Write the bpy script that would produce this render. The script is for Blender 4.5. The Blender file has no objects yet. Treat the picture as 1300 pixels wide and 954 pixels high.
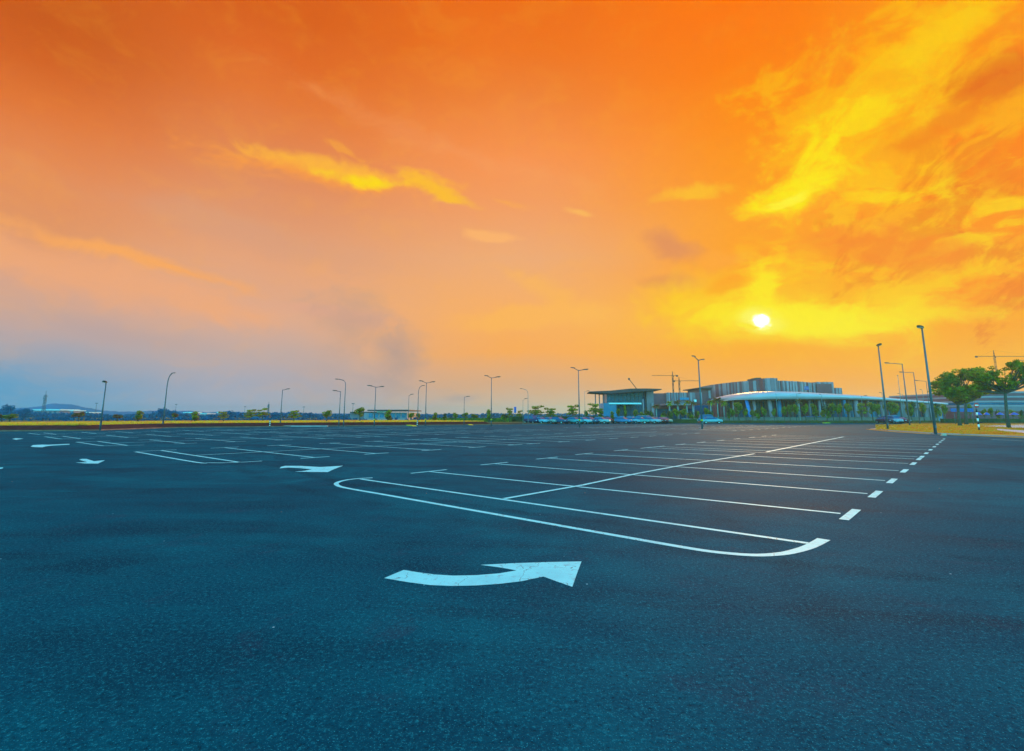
import bpy, bmesh, math, random
from mathutils import Vector, Matrix, noise
from mathutils.geometry import tessellate_polygon
random.seed(7)
sc = bpy.context.scene
COL = sc.collection
PI = math.pi

# ------------------------------------------------------------------ camera model
FPX, CX, CY, HC = 620.0, 650.0, 432.0, 1.75
PITCH = math.atan(96 / FPX)
S = HC / 1.55                       # survey points were taken at 1.55 m eye height
TH = math.radians(43)

def ray(x, y):
    a = (x - CX) / FPX; b = (CY - y) / FPX
    return Vector((a, math.cos(PITCH) - b * math.sin(PITCH), math.sin(PITCH) + b * math.cos(PITCH)))
def G(x, y, z=0.0):
    d = ray(x, y); t = (z - HC) / d.z
    return Vector((d.x * t, d.y * t, z))
def P(x, y, Y):
    d = ray(x, y); t = Y / d.y
    return Vector((d.x * t, Y, HC + d.z * t))
def AB(a, b, z=0.0):                # lot frame: a along the aisles, b across them
    a *= S; b *= S
    return Vector((a * math.sin(TH) + b * math.cos(TH), a * math.cos(TH) - b * math.sin(TH), z))
def toAB(p):
    return ((p.x * math.sin(TH) + p.y * math.cos(TH)) / S, (p.x * math.cos(TH) - p.y * math.sin(TH)) / S)

cam_d = bpy.data.cameras.new('camera'); cam = bpy.data.objects.new('camera', cam_d); COL.objects.link(cam)
cam_d.sensor_width = 36; cam_d.lens = FPX / 1300 * 36; cam_d.shift_y = -45 / 1300
cam_d.clip_start = 0.1; cam_d.clip_end = 6000
cam.location = (0, 0, HC); cam.rotation_euler = (PI / 2 + PITCH, 0, 0)
sc.camera = cam
sc.view_settings.view_transform = 'Standard'; sc.view_settings.look = 'None'
sc.view_settings.exposure = 0; sc.view_settings.gamma = 1; sc.view_settings.use_curve_mapping = False

def lin(c):
    r = []
    for v in c[:3]:
        v /= 255.0
        r.append(v / 12.92 if v <= 0.04045 else ((v + 0.055) / 1.055) ** 2.4)
    return (r[0], r[1], r[2], 1.0)

# ------------------------------------------------------------------ node maths helper
class N:
    def __init__(s, nt): s.nt = nt
    def new(s, t, **k):
        n = s.nt.nodes.new(t)
        for a, b in k.items(): setattr(n, a, b)
        return n
    def put(s, sock, v):
        if isinstance(v, bpy.types.NodeSocket): s.nt.links.new(v, sock)
        else: sock.default_value = v
    def m(s, op, *a, clamp=False):
        n = s.new('ShaderNodeMath', operation=op); n.use_clamp = clamp
        for i, v in enumerate(a): s.put(n.inputs[i], v)
        return n.outputs[0]
    def mix(s, f, a, b, blend='MIX'):
        n = s.new('ShaderNodeMix', data_type='RGBA', blend_type=blend)
        s.put(n.inputs[0], f); s.put(n.inputs[6], a); s.put(n.inputs[7], b)
        return n.outputs[2]
    def rng(s, v, a, b, c=0.0, d=1.0, smooth=True):
        n = s.new('ShaderNodeMapRange'); n.interpolation_type = 'SMOOTHSTEP' if smooth else 'LINEAR'
        s.put(n.inputs[0], v)
        for i, q in enumerate((a, b, c, d)): n.inputs[i + 1].default_value = q
        return n.outputs[0]
    def noise(s, vec, scale, det=4, rough=0.5, dist=0.0):
        n = s.new('ShaderNodeTexNoise')
        if vec is not None: s.put(n.inputs['Vector'], vec)
        n.inputs['Scale'].default_value = scale; n.inputs['Detail'].default_value = det
        n.inputs['Roughness'].default_value = rough; n.inputs['Distortion'].default_value = dist
        return n.outputs['Fac']
    def xyz(s, x, y, z=0.0):
        n = s.new('ShaderNodeCombineXYZ')
        for i, v in enumerate((x, y, z)): s.put(n.inputs[i], v)
        return n.outputs[0]

# ------------------------------------------------------------------ world: sunset sky by direction
SUN_PX = (963, 408)
sd = ray(*SUN_PX).normalized()
SUN_EL = math.asin(sd.z); SUN_AZ = math.atan2(sd.x, sd.y)
def uv(x, y):
    d = ray(x, y).normalized()
    return math.degrees(math.atan2(d.x, d.y)), math.degrees(math.asin(d.z))

W = bpy.data.worlds.new('World'); sc.world = W; W.use_nodes = True
nt = W.node_tree; nt.nodes.clear(); n = N(nt)
geo = n.new('ShaderNodeTexCoord').outputs['Generated']
nrm = n.new('ShaderNodeVectorMath', operation='NORMALIZE'); nt.links.new(geo, nrm.inputs[0]); D = nrm.outputs[0]
sp = n.new('ShaderNodeSeparateXYZ'); nt.links.new(D, sp.inputs[0])
u0 = n.m('MULTIPLY', n.m('ARCTAN2', sp.outputs[0], sp.outputs[1]), 180 / PI)
v0 = n.m('MULTIPLY', n.m('ARCSINE', sp.outputs[2]), 180 / PI)
uvv = n.xyz(u0, v0)
# domain warp (degrees)
w1 = n.m('SUBTRACT', n.noise(uvv, 0.09, 3, 0.6), 0.5)
uvs = n.xyz(n.m('ADD', u0, 37.0), n.m('MULTIPLY', v0, 1.6), 5.0)
w2 = n.m('SUBTRACT', n.noise(uvs, 0.12, 3, 0.6), 0.5)
u = n.m('ADD', u0, n.m('MULTIPLY', w1, 3.2)); v = n.m('ADD', v0, n.m('MULTIPLY', w2, 2.6))
fib = n.noise(n.xyz(n.m('ADD', n.m('MULTIPLY', u, 0.75), n.m('MULTIPLY', v, -0.5)), n.m('ADD', n.m('MULTIPLY', v, 1.5), n.m('MULTIPLY', u, 0.3)), 1.0), 0.24, 6, 0.64, 0.5)   # fibrous streaks
puff = n.noise(n.xyz(u, n.m('MULTIPLY', v, 1.6), 9.0), 0.17, 6, 0.64, 0.4)

fib2 = n.noise(n.xyz(n.m('ADD', n.m('MULTIPLY', u, 0.7), n.m('MULTIPLY', v, 0.35)), n.m('SUBTRACT', n.m('MULTIPLY', v, 1.3), n.m('MULTIPLY', u, 0.75)), 3.0), 0.22, 7, 0.68, 0.6)   # torn filaments rising to the right
COLS = [
 (0,   [(0,(203,92,8)),(60,(212,100,22)),(120,(226,118,45)),(200,(231,140,80)),(270,(228,150,96)),(330,(226,164,126)),(400,(205,168,152)),(450,(155,165,182)),(490,(104,160,198)),(526,(98,160,202))]),
 (325, [(0,(217,97,18)),(60,(224,106,32)),(120,(229,120,50)),(200,(228,138,84)),(270,(226,152,108)),(330,(232,165,122)),(400,(226,172,140)),(450,(195,172,165)),(490,(172,172,186)),(526,(176,182,200))]),
 (650, [(0,(238,110,14)),(60,(240,118,28)),(120,(240,130,50)),(200,(249,148,78)),(270,(244,160,100)),(330,(240,172,118)),(400,(252,176,96)),(450,(252,172,84)),(490,(222,172,130)),(526,(208,186,168))]),
 (975, [(0,(255,122,0)),(60,(255,128,0)),(120,(255,138,2)),(200,(255,150,14)),(270,(255,160,30)),(330,(255,162,24)),(400,(255,186,4)),(450,(255,170,0)),(490,(253,166,40)),(526,(250,172,90))]),
 (1300,[(0,(255,148,0)),(60,(250,136,0)),(120,(250,134,0)),(200,(255,140,0)),(270,(255,150,4)),(330,(255,152,6)),(400,(255,162,0)),(450,(255,178,0)),(490,(255,170,26)),(526,(252,172,80))]),
]
vb = n.m('ADD', v0, n.m('MULTIPLY', w2, 2.0)); ub = n.m('ADD', u0, n.m('MULTIPLY', w1, 4.0))
prev = None
for i, (px, stops) in enumerate(COLS):
    t = n.rng(vb, 0.0, 50.0, smooth=False)
    r = n.new('ShaderNodeValToRGB'); nt.links.new(t, r.inputs[0]); cr = r.color_ramp
    cr.interpolation = 'LINEAR'
    pts = sorted([(max(0, min(1, uv(px, y)[1] / 50.0)), c) for y, c in stops])
    cr.elements[0].position = pts[0][0]; cr.elements[0].color = lin(pts[0][1])
    cr.elements[1].position = pts[-1][0]; cr.elements[1].color = lin(pts[-1][1])
    for p_, c_ in pts[1:-1]:
        e = cr.elements.new(p_); e.color = lin(c_)
    if prev is None: base = r.outputs[0]
    else: base = n.mix(n.rng(ub, uv(prev, 300)[0], uv(px, 300)[0]), base, r.outputs[0])
    prev = px
# gentle mottling of the whole veil
base = n.mix(n.m('MULTIPLY', n.rng(fib, 0.45, 0.75), 0.14), base, lin((255, 178, 48)))

UVW = n.xyz(u, v); UV0 = uvv
def blob(col, x, y, ax, ay, k, lo=0.0, hi=0.6, tex=None, amp=1.0, warp=True):
    """cloud patch: centre and half axes are given as view angles"""
    c = uv(x, y); a = uv(x + ax[0], y + ax[1]); b = uv(x + ay[0], y + ay[1])
    m = Matrix(((a[0] - c[0], b[0] - c[0]), (a[1] - c[1], b[1] - c[1]))).inverted()
    def vm(op, a_, b_, o=0):
        x_ = n.new('ShaderNodeVectorMath', operation=op); n.put(x_.inputs[0], a_)
        if b_ is not None: n.put(x_.inputs[1], b_)
        return x_.outputs[o]
    d_ = vm('SUBTRACT', UVW if warp else UV0, (c[0], c[1], 0))
    r = vm('LENGTH', n.xyz(vm('DOT_PRODUCT', d_, (m[0][0], m[0][1], 0), 1), vm('DOT_PRODUCT', d_, (m[1][0], m[1][1], 0), 1)), None, 1)
    t_ = n.m('MULTIPLY_ADD', tex, amp, 1.0 - 0.5 * amp) if tex is not None else 1.0
    f = n.rng(n.m('SUBTRACT', t_, r), lo, hi, 0.0, k)
    return f, lin(col)
def lay(cur, *a, **k):
    f, c = blob(*a, **k); return n.mix(f, cur, c)

s = base
# left peach bank
s = lay(s, (250,172,112), 120, 350, (330, 75), (-6, 42), 0.55, 0, 0.8, fib, 1.2)
s = lay(s, (255,172,84), 150, 322, (240, 66), (-4, 14), 0.8, 0, 0.9, fib, 1.6)
s = lay(s, (214,160,130), 330, 300, (260, 50), (-4, 30), 0.35, 0, 0.9, puff, 1.2)
s = lay(s, (250,170,112), 560, 185, (260, 60), (-8, 20), 0.18, 0, 1.0, fib, 2.2)
s = lay(s, (230,168,140), 420, 400, (120, 14), (0, 16), 0.6, 0, 0.8, fib, 1.6)
s = lay(s, (255,184,84), 680, 404, (150, -14), (0, 22), 0.75, 0, 0.6, puff, 1.0)
s = lay(s, (255,186,80), 700, 372, (75, 26), (-4, 18), 0.5, 0, 0.9, fib, 2.0)
s = lay(s, (255,184,108), 625, 303, (48, 4), (0, 9), 0.75, 0, 0.7, fib, 1.8)
s = lay(s, (255,190,90), 735, 271, (32, 4), (0, 6), 0.7, 0, 0.8, fib, 1.6)
s = lay(s, (255,196,40), 880, 246, (62, -10), (0, 15), 0.75, 0, 0.8, fib, 2.4)
# yellow streak
s = lay(s, (255,160,60), 430, 222, (185, 16), (-2, 22), 0.75, 0, 0.8, fib, 1.5)
s = lay(s, (255,190,56), 450, 219, (165, 18), (-2, 17), 0.8, 0.0, 1.0, fib, 1.7)
s = lay(s, (255,194,40), 548, 239, (62, 25), (-3, 12), 0.85, 0.0, 0.9, fib, 2.2)
s = lay(s, (255,222,0), 462, 228, (80, 8), (-1, 10), 0.85, 0.0, 1.0, fib, 2.2)
s = lay(s, (255,180,50), 430, 190, (34, 12), (-3, 8), 0.4, 0.1, 0.8, fib, 2.8)
s = lay(s, (255,178,60), 640, 255, (40, 12), (-3, 8), 0.6, 0.1, 0.9, fib, 2.4)
# dark rust clouds on the right
s = lay(s, (255,126,0), 1180, 190, (260, -60), (20, 150), 0.55, 0.0, 0.8, puff, 1.6)
s = lay(s, (226,104,6), 1235, 102, (125, -34), (8, 30), 0.8, 0.0, 0.7, puff, 1.9)
s = lay(s, (240,120,4), 1170, 150, (90, -40), (10, 32), 0.7, 0.0, 0.8, puff, 1.9)
s = lay(s, (252,140,36), 1130, 308, (190, 8), (0, 48), 0.85, 0.0, 0.6, puff, 1.5)
s = lay(s, (255,140,6), 1200, 350, (190, 20), (0, 34), 0.7, 0.0, 0.8, puff, 1.6)
s = lay(s, (238,118,0), 1250, 232, (120, -20), (5, 34), 0.55, 0.0, 0.9, puff, 2.0)
# yellow diagonal bank
s = lay(s, (255,188,0), 1120, 220, (290, 20), (0, 250), 0.65, 0.15, 0.8, puff, 3.8)
s = lay(s, (255,204,0), 1130, 290, (260, -30), (0, 150), 0.5, 0.4, 0.9, fib, 5.5)
s = lay(s, (236,116,4), 1180, 300, (220, -20), (0, 130), 0.5, 0.3, 0.9, fib2, 5.5)
s = lay(s, (255,180,0), 1115, 135, (205, -235), (78, 66), 0.92, 0.0, 1.0, fib2, 1.9)
s = lay(s, (255,202,0), 1100, 150, (165, -185), (50, 42), 0.8, 0.1, 1.0, fib2, 3.2)
s = lay(s, (255,218,0), 1075, 165, (120, -130), (36, 30), 0.75, 0.15, 1.0, fib, 4.4)
s = lay(s, (255,168,0), 1130, 120, (130, -130), (40, 34), 0.55, 0.3, 1.0, puff, 4.0)
s = lay(s, (255,232,0), 1050, 190, (84, -70), (22, 24), 0.7, 0.2, 1.0, fib2, 3.6)
s = lay(s, (255,150,0), 1130, 150, (60, -50), (22, 24), 0.5, 0.1, 0.8, puff, 3.0)
s = lay(s, (255,232,0), 1010, 244, (92, -36), (12, 26), 0.95, 0.0, 0.7, puff, 2.0)
s = lay(s, (255,244,60), 1000, 252, (42, -14), (5, 9), 0.7, 0.1, 0.8, fib, 2.2)
s = lay(s, (255,206,0), 1180, 50, (125, -85), (22, 26), 0.8, 0.0, 0.8, fib, 2.6)
s = lay(s, (255,214,0), 1150, 246, (110, -12), (4, 16), 0.8, 0.1, 0.8, fib, 3.0)
s = lay(s, (255,206,0), 1215, 312, (85, -26), (3, 15), 0.8, 0.1, 0.8, fib, 3.2)
s = lay(s, (255,210,0), 1262, 268, (60, -20), (3, 14), 0.7, 0.1, 0.8, fib, 3.2)
s = lay(s, (255,204,0), 1180, 364, (90, -26), (3, 18), 0.85, 0.1, 0.8, fib, 3.0)
s = lay(s, (232,110,4), 1245, 108, (100, -30), (6, 24), 0.75, 0.0, 0.7, puff, 2.4)
s = lay(s, (244,124,2), 1185, 165, (80, -40), (8, 24), 0.6, 0.0, 0.8, puff, 2.6)
s = lay(s, (250,136,10), 1270, 215, (90, -10), (5, 34), 0.6, 0.0, 0.8, puff, 2.6)
s = lay(s, (252,140,30), 1110, 312, (130, 6), (0, 32), 0.7, 0.0, 0.7, puff, 2.2)
# small brown clouds
s = lay(s, (224,142,92), 852, 312, (62, 14), (-2, 24), 0.8, 0.0, 0.8, puff, 1.3)
s = lay(s, (232,146,84), 846, 357, (54, 2), (-2, 14), 0.75, 0.0, 0.8, puff, 1.3)
s = lay(s, (255,166,50), 912, 330, (48, -8), (0, 14), 0.8, 0.0, 0.8, fib, 2.2)
# glow round the sun
s = lay(s, (255,196,0), 985, 400, (330, 6), (0, 75), 0.85, 0.0, 0.9, puff, 1.4)
s = lay(s, (255,212,0), 985, 405, (250, 6), (0, 52), 0.9, 0.0, 0.8, puff, 1.4)
s = lay(s, (255,218,0), 1140, 398, (210, -10), (0, 24), 0.9, 0.0, 0.8, puff, 1.6)
s = lay(s, (255,236,0), 1010, 403, (165, 3), (0, 32), 0.95, 0.0, 0.6, puff, 1.6)
s = lay(s, (255,250,110), 965, 407, (44, 3), (0, 24), 0.9, 0.0, 1.0, puff, 0.6)
s = lay(s, (255,232,0), 968, 366, (28, 0), (-2, 34), 0.9, 0.0, 0.8, fib, 2.6)
s = lay(s, (255,158,6), 930, 358, (44, -10), (0, 14), 0.7, 0.0, 0.8, puff, 1.6)
s = lay(s, (255,170,0), 1000, 447, (210, 4), (0, 20), 0.85, 0.0, 0.9, puff, 1.0)
s = lay(s, (255,196,0), 1000, 432, (60, 8), (0, 5), 0.7, 0.0, 0.8, fib, 2.0)
# faint grey smoke over the middle of the horizon
s = lay(s, (198,160,140), 445, 410, (80, 24), (-20, 60), 0.7, 0.0, 1.1, puff, 1.8)
s = lay(s, (172,152,148), 505, 455, (55, 10), (-10, 62), 0.72, 0.0, 1.2, puff, 1.6)
s = lay(s, (186,164,160), 420, 470, (110, 6), (-8, 46), 0.4, 0.0, 1.2, puff, 1.6)
s = lay(s, (172,158,160), 585, 505, (40, 0), (0, 10), 0.5, 0.0, 1.0, puff, 1.4)
s = lay(s, (176,160,164), 150, 420, (170, 26), (0, 22), 0.35, 0.0, 1.0, puff, 1.2)
# the sun behind a ragged cloud edge
fine_ = n.noise(n.xyz(u0, n.m('MULTIPLY', v0, 1.4), 2.0), 0.85, 4, 0.6, 0.3)
f, _ = blob((255,255,255), 965, 408, (15, -2), (3, 11), 1.0, 0.0, 0.6, fine_, 1.3, warp=False)
s = n.mix(f, s, (2.2, 2.0, 1.5, 1))
f, _ = blob((255,236,0), 948, 414, (19, 3), (-1, 4.5), 1.0, 0.0, 0.5, fine_, 1.6, warp=False)
s = n.mix(f, s, lin((255, 232, 30)))
f, _ = blob((255,236,0), 985, 400, (9, 1), (-1, 7), 1.0, 0.0, 0.6, fine_, 1.6, warp=False)
s = n.mix(f, s, lin((255, 240, 40)))
# physical sky for the part of the heavens away from the sunset
sky = n.new('ShaderNodeTexSky'); sky.sky_type = 'NISHITA'; sky.sun_disc = False
sky.sun_elevation = SUN_EL; sky.sun_rotation = SUN_AZ
sky.air_density = 1.0; sky.dust_density = 1.0; sky.ozone_density = 3.0
back = n.mix(1.0, sky.outputs[0], (0.30, 1.6, 1.42, 1), 'MULTIPLY')
BACK = 7.3
back = n.mix(1.0, back, (BACK, BACK, BACK, 1), 'MULTIPLY')
dt = n.new('ShaderNodeVectorMath', operation='DOT_PRODUCT'); nt.links.new(D, dt.inputs[0]); dt.inputs[1].default_value = (0, 0.94, 0.342)
fr = n.rng(dt.outputs['Value'], 0.25, 0.6)
s10 = n.mix(1.0, s, (10, 10, 10, 1), 'MULTIPLY')
allc = n.mix(fr, back, s10)
bg = n.new('ShaderNodeBackground'); bg.inputs[1].default_value = 0.1; nt.links.new(allc, bg.inputs[0])
out = n.new('ShaderNodeOutputWorld'); nt.links.new(bg.outputs[0], out.inputs[0])
W.cycles.sampling_method = 'MANUAL'; W.cycles.sample_map_resolution = 512

sl = bpy.data.lights.new('sun', 'SUN'); sl.energy = 2.0; sl.angle = math.radians(8); sl.color = (1.0, 0.55, 0.16)
so = bpy.data.objects.new('sun', sl); COL.objects.link(so)
so.rotation_euler = (-sd).to_track_quat('-Z', 'Y').to_euler(); so.location = (40, 60, 60)

# ------------------------------------------------------------------ materials
def mat(name, col, rough=0.7, spec=0.5, metal=0.0, vary=0.0, vscale=3.0, bump=0.0, bscale=20.0, col2=None, trans=0.0, coord='Object'):
    m = bpy.data.materials.new(name); m.use_nodes = True; nt = m.node_tree; n = N(nt)
    b = nt.nodes['Principled BSDF']
    b.inputs['Roughness'].default_value = rough; b.inputs['Metallic'].default_value = metal
    b.inputs['Specular IOR Level'].default_value = spec
    tc = n.new('ShaderNodeTexCoord').outputs[coord]
    c = tuple(col) + (1,)
    c2 = tuple(col2) + (1,) if col2 else tuple(x * (1 - vary) for x in col) + (1,)
    f = n.rng(n.noise(tc, vscale, 5, 0.6), 0.35, 0.65)
    cc = n.mix(f, c, c2) if (vary or col2) else n.mix(f, c, tuple(x * 0.94 for x in col) + (1,))
    nt.links.new(cc, b.inputs['Base Color'])
    if bump:
        bn = n.new('ShaderNodeBump'); bn.inputs['Strength'].default_value = bump; bn.inputs['Distance'].default_value = 0.02
        nt.links.new(n.noise(tc, bscale, 4, 0.6), bn.inputs['Height']); nt.links.new(bn.outputs[0], b.inputs['Normal'])
    if trans:
        t = n.new('ShaderNodeBsdfTranslucent'); nt.links.new(cc, t.inputs[0])
        mx = n.new('ShaderNodeMixShader'); mx.inputs[0].default_value = trans
        nt.links.new(b.outputs[0], mx.inputs[1]); nt.links.new(t.outputs[0], mx.inputs[2])
        nt.links.new(mx.outputs[0], nt.nodes['Material Output'].inputs[0])
    return m

def asphalt():
    m = bpy.data.materials.new('asphalt'); m.use_nodes = True; nt = m.node_tree; n = N(nt)
    b = nt.nodes['Principled BSDF']
    tc = n.new('ShaderNodeTexCoord').outputs['Object']
    sx = n.new('ShaderNodeSeparateXYZ'); nt.links.new(tc, sx.inputs[0])
    ca, sa = math.sin(TH), math.cos(TH)
    A = n.m('ADD', n.m('MULTIPLY', sx.outputs[0], ca), n.m('MULTIPLY', sx.outputs[1], sa))
    B = n.m('SUBTRACT', n.m('MULTIPLY', sx.outputs[0], sa), n.m('MULTIPLY', sx.outputs[1], ca))
    strk = n.xyz(n.m('MULTIPLY', sx.outputs[0], 0.25), n.m('ADD', sx.outputs[1], n.m('MULTIPLY', sx.outputs[0], 0.12)))
    big = n.noise(tc, 0.16, 6, 0.62, 0.5); mid = n.noise(tc, 1.3, 6, 0.68); fine = n.noise(tc, 26, 4, 0.8)
    gr = n.noise(tc, 80, 2, 0.6); tr = n.noise(strk, 0.55, 6, 0.6, 0.6)
    c = n.mix(n.rng(big, 0.4, 0.6), (0.001, 0.062, 0.092, 1), (0.001, 0.098, 0.130, 1))
    c = n.mix(n.m('MULTIPLY', n.rng(mid, 0.35, 0.65), 0.7), c, (0.002, 0.050, 0.080, 1))
    c = n.mix(n.m('MULTIPLY', n.rng(tr, 0.48, 0.66), 0.8), c, (0.001, 0.032, 0.054, 1))
    c = n.mix(n.m('MULTIPLY', n.rng(tr, 0.46, 0.32), 0.6), c, (0.004, 0.105, 0.135, 1))
    for pts_, w_, k_ in (([(640, 648), (950, 684), (1300, 716)], 0.26, 0.6), ([(660, 636), (960, 664), (1300, 690)], 0.22, 0.4), ([(300, 590), (430, 632), (640, 668)], 0.30, 0.5), ([(60, 606), (330, 592), (700, 604)], 0.35, 0.35), ([(0, 690), (420, 700), (900, 860)], 0.2, 0.3)):
        a_, b_, c_ = [G(*q) for q in pts_]
        dd = 2 * (a_.x * (b_.y - c_.y) + b_.x * (c_.y - a_.y) + c_.x * (a_.y - b_.y))
        ux = ((a_.x**2 + a_.y**2) * (b_.y - c_.y) + (b_.x**2 + b_.y**2) * (c_.y - a_.y) + (c_.x**2 + c_.y**2) * (a_.y - b_.y)) / dd
        uy = ((a_.x**2 + a_.y**2) * (c_.x - b_.x) + (b_.x**2 + b_.y**2) * (a_.x - c_.x) + (c_.x**2 + c_.y**2) * (b_.x - a_.x)) / dd
        rr = math.hypot(a_.x - ux, a_.y - uy)
        dx = n.m('SUBTRACT', sx.outputs[0], ux); dy = n.m('SUBTRACT', sx.outputs[1], uy)
        di = n.m('ABSOLUTE', n.m('SUBTRACT', n.m('ADD', n.m('SQRT', n.m('ADD', n.m('MULTIPLY', dx, dx), n.m('MULTIPLY', dy, dy))), n.m('MULTIPLY', n.m('SUBTRACT', mid, 0.5), 0.5)), rr))
        c = n.mix(n.m('MULTIPLY', n.m('MULTIPLY', n.rng(di, w_, 0.03), k_), n.rng(n.noise(tc, 0.5, 4, 0.7), 0.38, 0.6)), c, (0.001, 0.026, 0.044, 1))     # tyre-polished tracks
    red = n.noise(tc, 0.9, 4, 0.7, 1.0)
    c = n.mix(n.m('MULTIPLY', n.rng(red, 0.54, 0.66), n.m('MULTIPLY', n.rng(mid, 0.4, 0.6), 0.3)), c, (0.035, 0.045, 0.075, 1))
    c = n.mix(n.m('MULTIPLY', n.rng(fine, 0.46, 0.34), 0.9), c, (0.001, 0.026, 0.042, 1))
    c = n.mix(n.m('MULTIPLY', n.rng(fine, 0.54, 0.64), 0.7), c, (0.01, 0.18, 0.22, 1))
    c = n.mix(n.m('MULTIPLY', n.rng(gr, 0.60, 0.72), 0.9), c, (0.03, 0.30, 0.34, 1))
    vo = n.new('ShaderNodeTexVoronoi'); vo.inputs['Scale'].default_value = 1.7; nt.links.new(tc, vo.inputs['Vector'])
    c = n.mix(n.rng(vo.outputs['Distance'], 0.022, 0.014), c, (0.30, 0.50, 0.52, 1))
    vo2 = n.new('ShaderNodeTexVoronoi'); vo2.inputs['Scale'].default_value = 0.8; nt.links.new(tc, vo2.inputs['Vector'])
    c = n.mix(n.rng(vo2.outputs['Distance'], 0.016, 0.010), c, (0.55, 0.26, 0.06, 1))
    nt.links.new(c, b.inputs['Base Color'])
    nt.links.new(n.rng(tr, 0.3, 0.7, 0.92, 0.8, False), b.inputs['Roughness'])
    b.inputs['Specular IOR Level'].default_value = 0.08; b.inputs['IOR'].default_value = 1.2
    bn = n.new('ShaderNodeBump'); bn.inputs['Strength'].default_value = 0.6; bn.inputs['Distance'].default_value = 0.012
    nt.links.new(n.m('ADD', fine, n.m('MULTIPLY', gr, 0.4)), bn.inputs['Height']); nt.links.new(bn.outputs[0], b.inputs['Normal'])
    return m

def paint():
    m = bpy.data.materials.new('road_paint'); m.use_nodes = True; nt = m.node_tree; n = N(nt)
    b = nt.nodes['Principled BSDF']
    tc = n.new('ShaderNodeTexCoord').outputs['Object']
    a = n.noise(tc, 2.2, 5, 0.6); f = n.noise(tc, 60, 3, 0.7); g = n.noise(tc, 9, 5, 0.7)
    c = n.mix(n.rng(a, 0.35, 0.65), (0.24, 0.80, 0.80, 1), (0.19, 0.70, 0.72, 1))
    c = n.mix(n.m('MULTIPLY', n.rng(f, 0.55, 0.70), 0.6), c, (0.28, 0.38, 0.42, 1))
    c = n.mix(n.m('MULTIPLY', n.rng(g, 0.57, 0.68), 0.7), c, (0.22, 0.33, 0.38, 1))
    vo = n.new('ShaderNodeTexVoronoi'); vo.feature = 'DISTANCE_TO_EDGE'; vo.inputs['Scale'].default_value = 0.9
    wv = n.new('ShaderNodeVectorMath', operation='ADD'); nt.links.new(tc, wv.inputs[0])
    nt.links.new(n.xyz(n.noise(tc, 3, 4), n.noise(tc, 4, 4)), wv.inputs[1]); nt.links.new(wv.outputs[0], vo.inputs['Vector'])
    c = n.mix(n.rng(vo.outputs['Distance'], 0.006, 0.002), c, (0.06, 0.10, 0.12, 1))
    nt.links.new(c, b.inputs['Base Color']); b.inputs['Roughness'].default_value = 0.65
    bn = n.new('ShaderNodeBump'); bn.inputs['Strength'].default_value = 0.4; bn.inputs['Distance'].default_value = 0.01
    nt.links.new(f, bn.inputs['Height']); nt.links.new(bn.outputs[0], b.inputs['Normal'])
    return m

M = {}
M['asphalt'] = asphalt(); M['paint'] = paint()
M['field'] = mat('field_grass', (0.10, 0.09, 0.04), 0.95, 0.1, col2=(0.22, 0.13, 0.02), vscale=0.05)
M['dry'] = mat('dry_grass', (0.85, 0.30, 0.02), 0.95, 0.1, col2=(0.70, 0.24, 0.02), vscale=0.6, bump=0.6)
M['dryblade'] = mat('dry_grass_blade', (0.85, 0.46, 0.03), 0.9, 0.1, col2=(0.62, 0.46, 0.03), vscale=0.4, trans=0.5)
M['rust'] = mat('reddish_grass', (0.72, 0.16, 0.015), 0.95, 0.1, col2=(0.55, 0.30, 0.02), vscale=0.35, bump=0.6)
M['rustblade'] = mat('reddish_grass_blade', (0.75, 0.24, 0.02), 0.9, 0.1, col2=(0.52, 0.36, 0.02), vscale=0.3, trans=0.5)
M['soil'] = mat('dark_soil', (0.10, 0.022, 0.018), 0.95, 0.1, vary=0.4, vscale=1.5, bump=0.5)
M['kerb'] = mat('kerb_concrete', (0.42, 0.16, 0.10), 0.85, 0.3, vary=0.3, vscale=1.0)
M['conc'] = mat('pale_concrete', (0.55, 0.34, 0.32), 0.85, 0.3, vary=0.2, vscale=0.8)
M['road'] = mat('pale_road', (0.80, 0.46, 0.42), 0.8, 0.3, vary=0.12, vscale=0.5)
M['wallc'] = mat('boundary_wall_concrete', (0.40, 0.22, 0.18), 0.85, 0.3, vary=0.3, vscale=0.6)
M['metal'] = mat('galvanised_steel', (0.10, 0.12, 0.14), 0.55, 0.5, metal=0.2, vary=0.25, vscale=2.0)
M['metal_far'] = mat('galvanised_steel_pale', (0.24, 0.23, 0.22), 0.6, 0.4, vary=0.2, vscale=2.0)  # paler steel tone used on the far lamps
M['lampd'] = mat('lamp_housing', (0.05, 0.035, 0.03), 0.5, 0.4, vary=0.1)
M['lens'] = mat('lamp_lens', (0.25, 0.24, 0.22), 0.3, 0.5)
M['yellow'] = mat('yellow_paint', (0.85, 0.52, 0.01), 0.6, 0.4, vary=0.15, vscale=2)
M['bluecol'] = mat('bright_blue_panel', (0.01, 0.20, 0.55), 0.5, 0.4)
M['black'] = mat('black_paint', (0.015, 0.015, 0.018), 0.5, 0.4)
M['white'] = mat('white_paint', (0.78, 0.78, 0.76), 0.5, 0.4, vary=0.08)
M['red'] = mat('red_paint', (0.65, 0.04, 0.03), 0.5, 0.4)
M['blue'] = mat('blue_sign', (0.0, 0.085, 0.40), 0.5, 0.4)
M['bark'] = mat('bark', (0.12, 0.085, 0.06), 0.9, 0.2, vary=0.4, vscale=5, bump=0.6)
M['palebark'] = mat('pale_palm_trunk', (0.38, 0.34, 0.30), 0.85, 0.2, vary=0.3, vscale=3)
M['leafA'] = mat('leaves_olive', (0.13, 0.12, 0.005), 0.6, 0.2, col2=(0.42, 0.38, 0.006), vscale=0.9, trans=0.45)
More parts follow.
